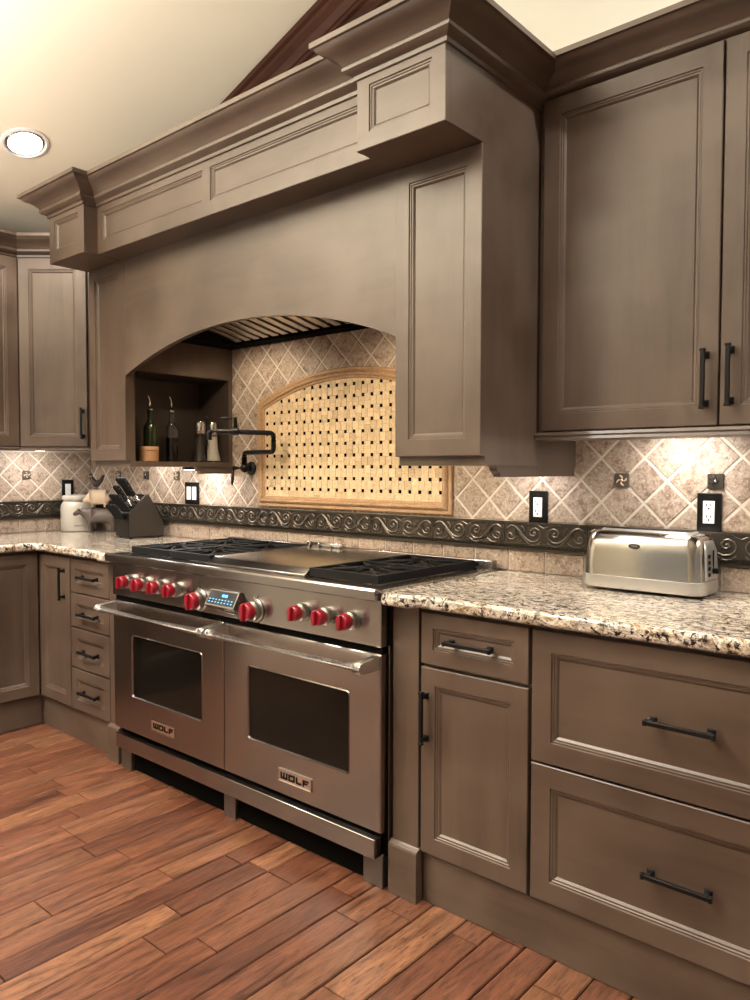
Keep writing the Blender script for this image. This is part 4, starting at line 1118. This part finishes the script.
for s in (-1, 1): ball(bm, (-.106, s*.026, .130), .010, .6, 1.4, .7, 10)
obj('ears', bm, COWM, t, W=False)
bm = NB(); tube(bm, [(.083, 0, .120), (.096, 0, .108), (.098, 0, .075), (.097, 0, .050)], [.004, .003, .003, .005], 8); obj('tail', bm, COWM, t, W=False)
bm = NB(); ball(bm, (.035, 0, .066), .013, 1, 1, .8, 12); obj('udder', bm, COWM, t, W=False)
PIGZ = .914+.146
t = thing('pig_figurine', 'cream pig figurine standing on the back of the cow figurine', 'figurine', (-4.000, -.140, PIGZ-.004), R(41)); t.scale = (1.05, 1.0, 1.1)
N_ = [(0, 0, .059, .040, .041), (-.032, 0, .054, .030, .032), (.032, 0, .056, .031, .034), (.056, 0, .055, .016, .020), (-.058, 0, .046, .022, .024), (-.076, 0, .036, .013, .014), (-.088, 0, .031, .010, .010)]
E2 = [(0, 1), (0, 2), (2, 3), (1, 4), (4, 5), (5, 6)]
for px, par in ((-.032, 1), (.034, 2)):
    for sy in (-.014, .014):
        i = len(N_); N_.extend([(px, sy, .024, .011, .012), (px, sy, .008, .007, .007), (px-.001, sy, .002, .0075, .004)]); E2.extend([(par, i), (i, i+1), (i+1, i+2)])
skin_body('body', N_, E2, PIGM, t)
bm = NB()
for s in (-1, 1): prism(bm, [(-.062, .066), (-.074, .058), (-.066, .050)], s*.012, s*.018, 'y')
obj('ears', bm, PIGM, t, W=False, bevel=.001)
bm = NB(); tube(bm, [(.070+.006*math.cos(a*.9), .006*math.sin(a*.9), .060+a*.0012) for a in range(9)], .002, 6); obj('curly_tail', bm, PIGM, t, W=False)
t = thing('rooster_figurine', 'dark rooster figurine standing on top of the pig figurine', 'figurine', (-4.012, -.150, PIGZ+.102), R(41)); t.scale = (1.12, 1.12, 1.15)
N_ = [(0, 0, .024, .017, .016), (-.014, 0, .032, .014, .015), (-.022, 0, .050, .009, .010), (-.026, 0, .062, .0085, .009), (.014, 0, .030, .012, .013), (.026, 0, .046, .008, .012), (.032, 0, .062, .005, .010), (.042, 0, .066, .003, .005), (0, 0, .006, .006, .006)]
E2 = [(0, 1), (1, 2), (2, 3), (0, 4), (4, 5), (5, 6), (6, 7), (0, 8)]
skin_body('body', N_, E2, ROOM, t)
bm = NB(); tube(bm, [(-.033, 0, .062), (-.043, 0, .059)], [.004, .0008], 8); obj('beak', bm, PIGM, t, W=False)
bm = NB(); prism(bm, [(-.036, .068), (-.033, .076), (-.029, .071), (-.026, .077), (-.022, .070), (-.018, .072), (-.020, .064)], -.002, .002, 'y'); obj('comb', bm, ROOM, t, W=False)
bm = NB(); 
for s in (-1, 1): tube(bm, [(.0, s*.006, .012), (.0, s*.006, .001)], .0022, 6)
box(bm, -.012, .012, -.010, .010, 0, .0025); obj('feet', bm, ROOM, t, W=False)

# ------------------------------------------------------------------ under-cabinet puck lights and hood lamps
def puck(x, y, z, power, label, tilt=(R(14), 0, 0), col=(1, .96, .90)):
    t = thing('puck_light', label, 'puck light', (x, y, z))
    bm = NB(); lathe(bm, [(.034, 0), (.034, -.010), (.028, -.012)], seg=28); obj('housing', bm, BLACKP, t, W=False)
    bm = NB(); lathe(bm, [(.027, -.0122), (.024, -.014), (0, -.015)], seg=28); obj('lens', bm, LAMPW, t, W=False)
    light('puck_lamp', 'AREA', (x, y, z-.020), power, col, .16, tilt)
PK = 2.1
puck(-.80, -.15, 1.385, PK, 'small round puck light under the right wall cabinet, above the toaster')
puck(-.33, -.11, 1.385, PK, 'small round puck light under the far end of the right wall cabinet')
puck(-1.315, -.13, 1.284, PK*.4, 'small round puck light under the right hood column')
puck(-3.12, -.16, 1.284, PK*1.0, 'small round puck light under the left hood column')
puck(-3.52, -.17, 1.385, PK*.8, 'small round puck light under the corner cabinet near the knife block')
puck(-4.12, -.42, 1.385, PK*1.1, 'small round puck light under the corner cabinet near the left wall', (R(14), 0, R(90)))
puck(-4.14, -1.1, 1.385, PK*1.0, 'small round puck light under the left wall cabinet', (R(14), 0, R(90)))
for hx, nm in ((-2.68, 'left'), (-1.76, 'right')):
    t = thing('hood_lamp', 'small round lamp inside the hood at its %s end' % nm, 'lamp', (hx, -.43, ZS0+.0)); t.location.z = 1.90
    bm = NB(); lathe(bm, [(.032, 0), (.032, -.012), (.026, -.014)], seg=24); obj('housing', bm, SATIN, t, W=False)
    bm = NB(); lathe(bm, [(.025, -.0142), (.020, -.017), (0, -.018)], seg=24); obj('lens', bm, LAMPW, t, W=False)
    light('hood_lamp_light', 'SPOT', (hx, -.43, 1.878), 20.0, (1, .84, .62), .03, (R(28), 0, 0), 130, .6)
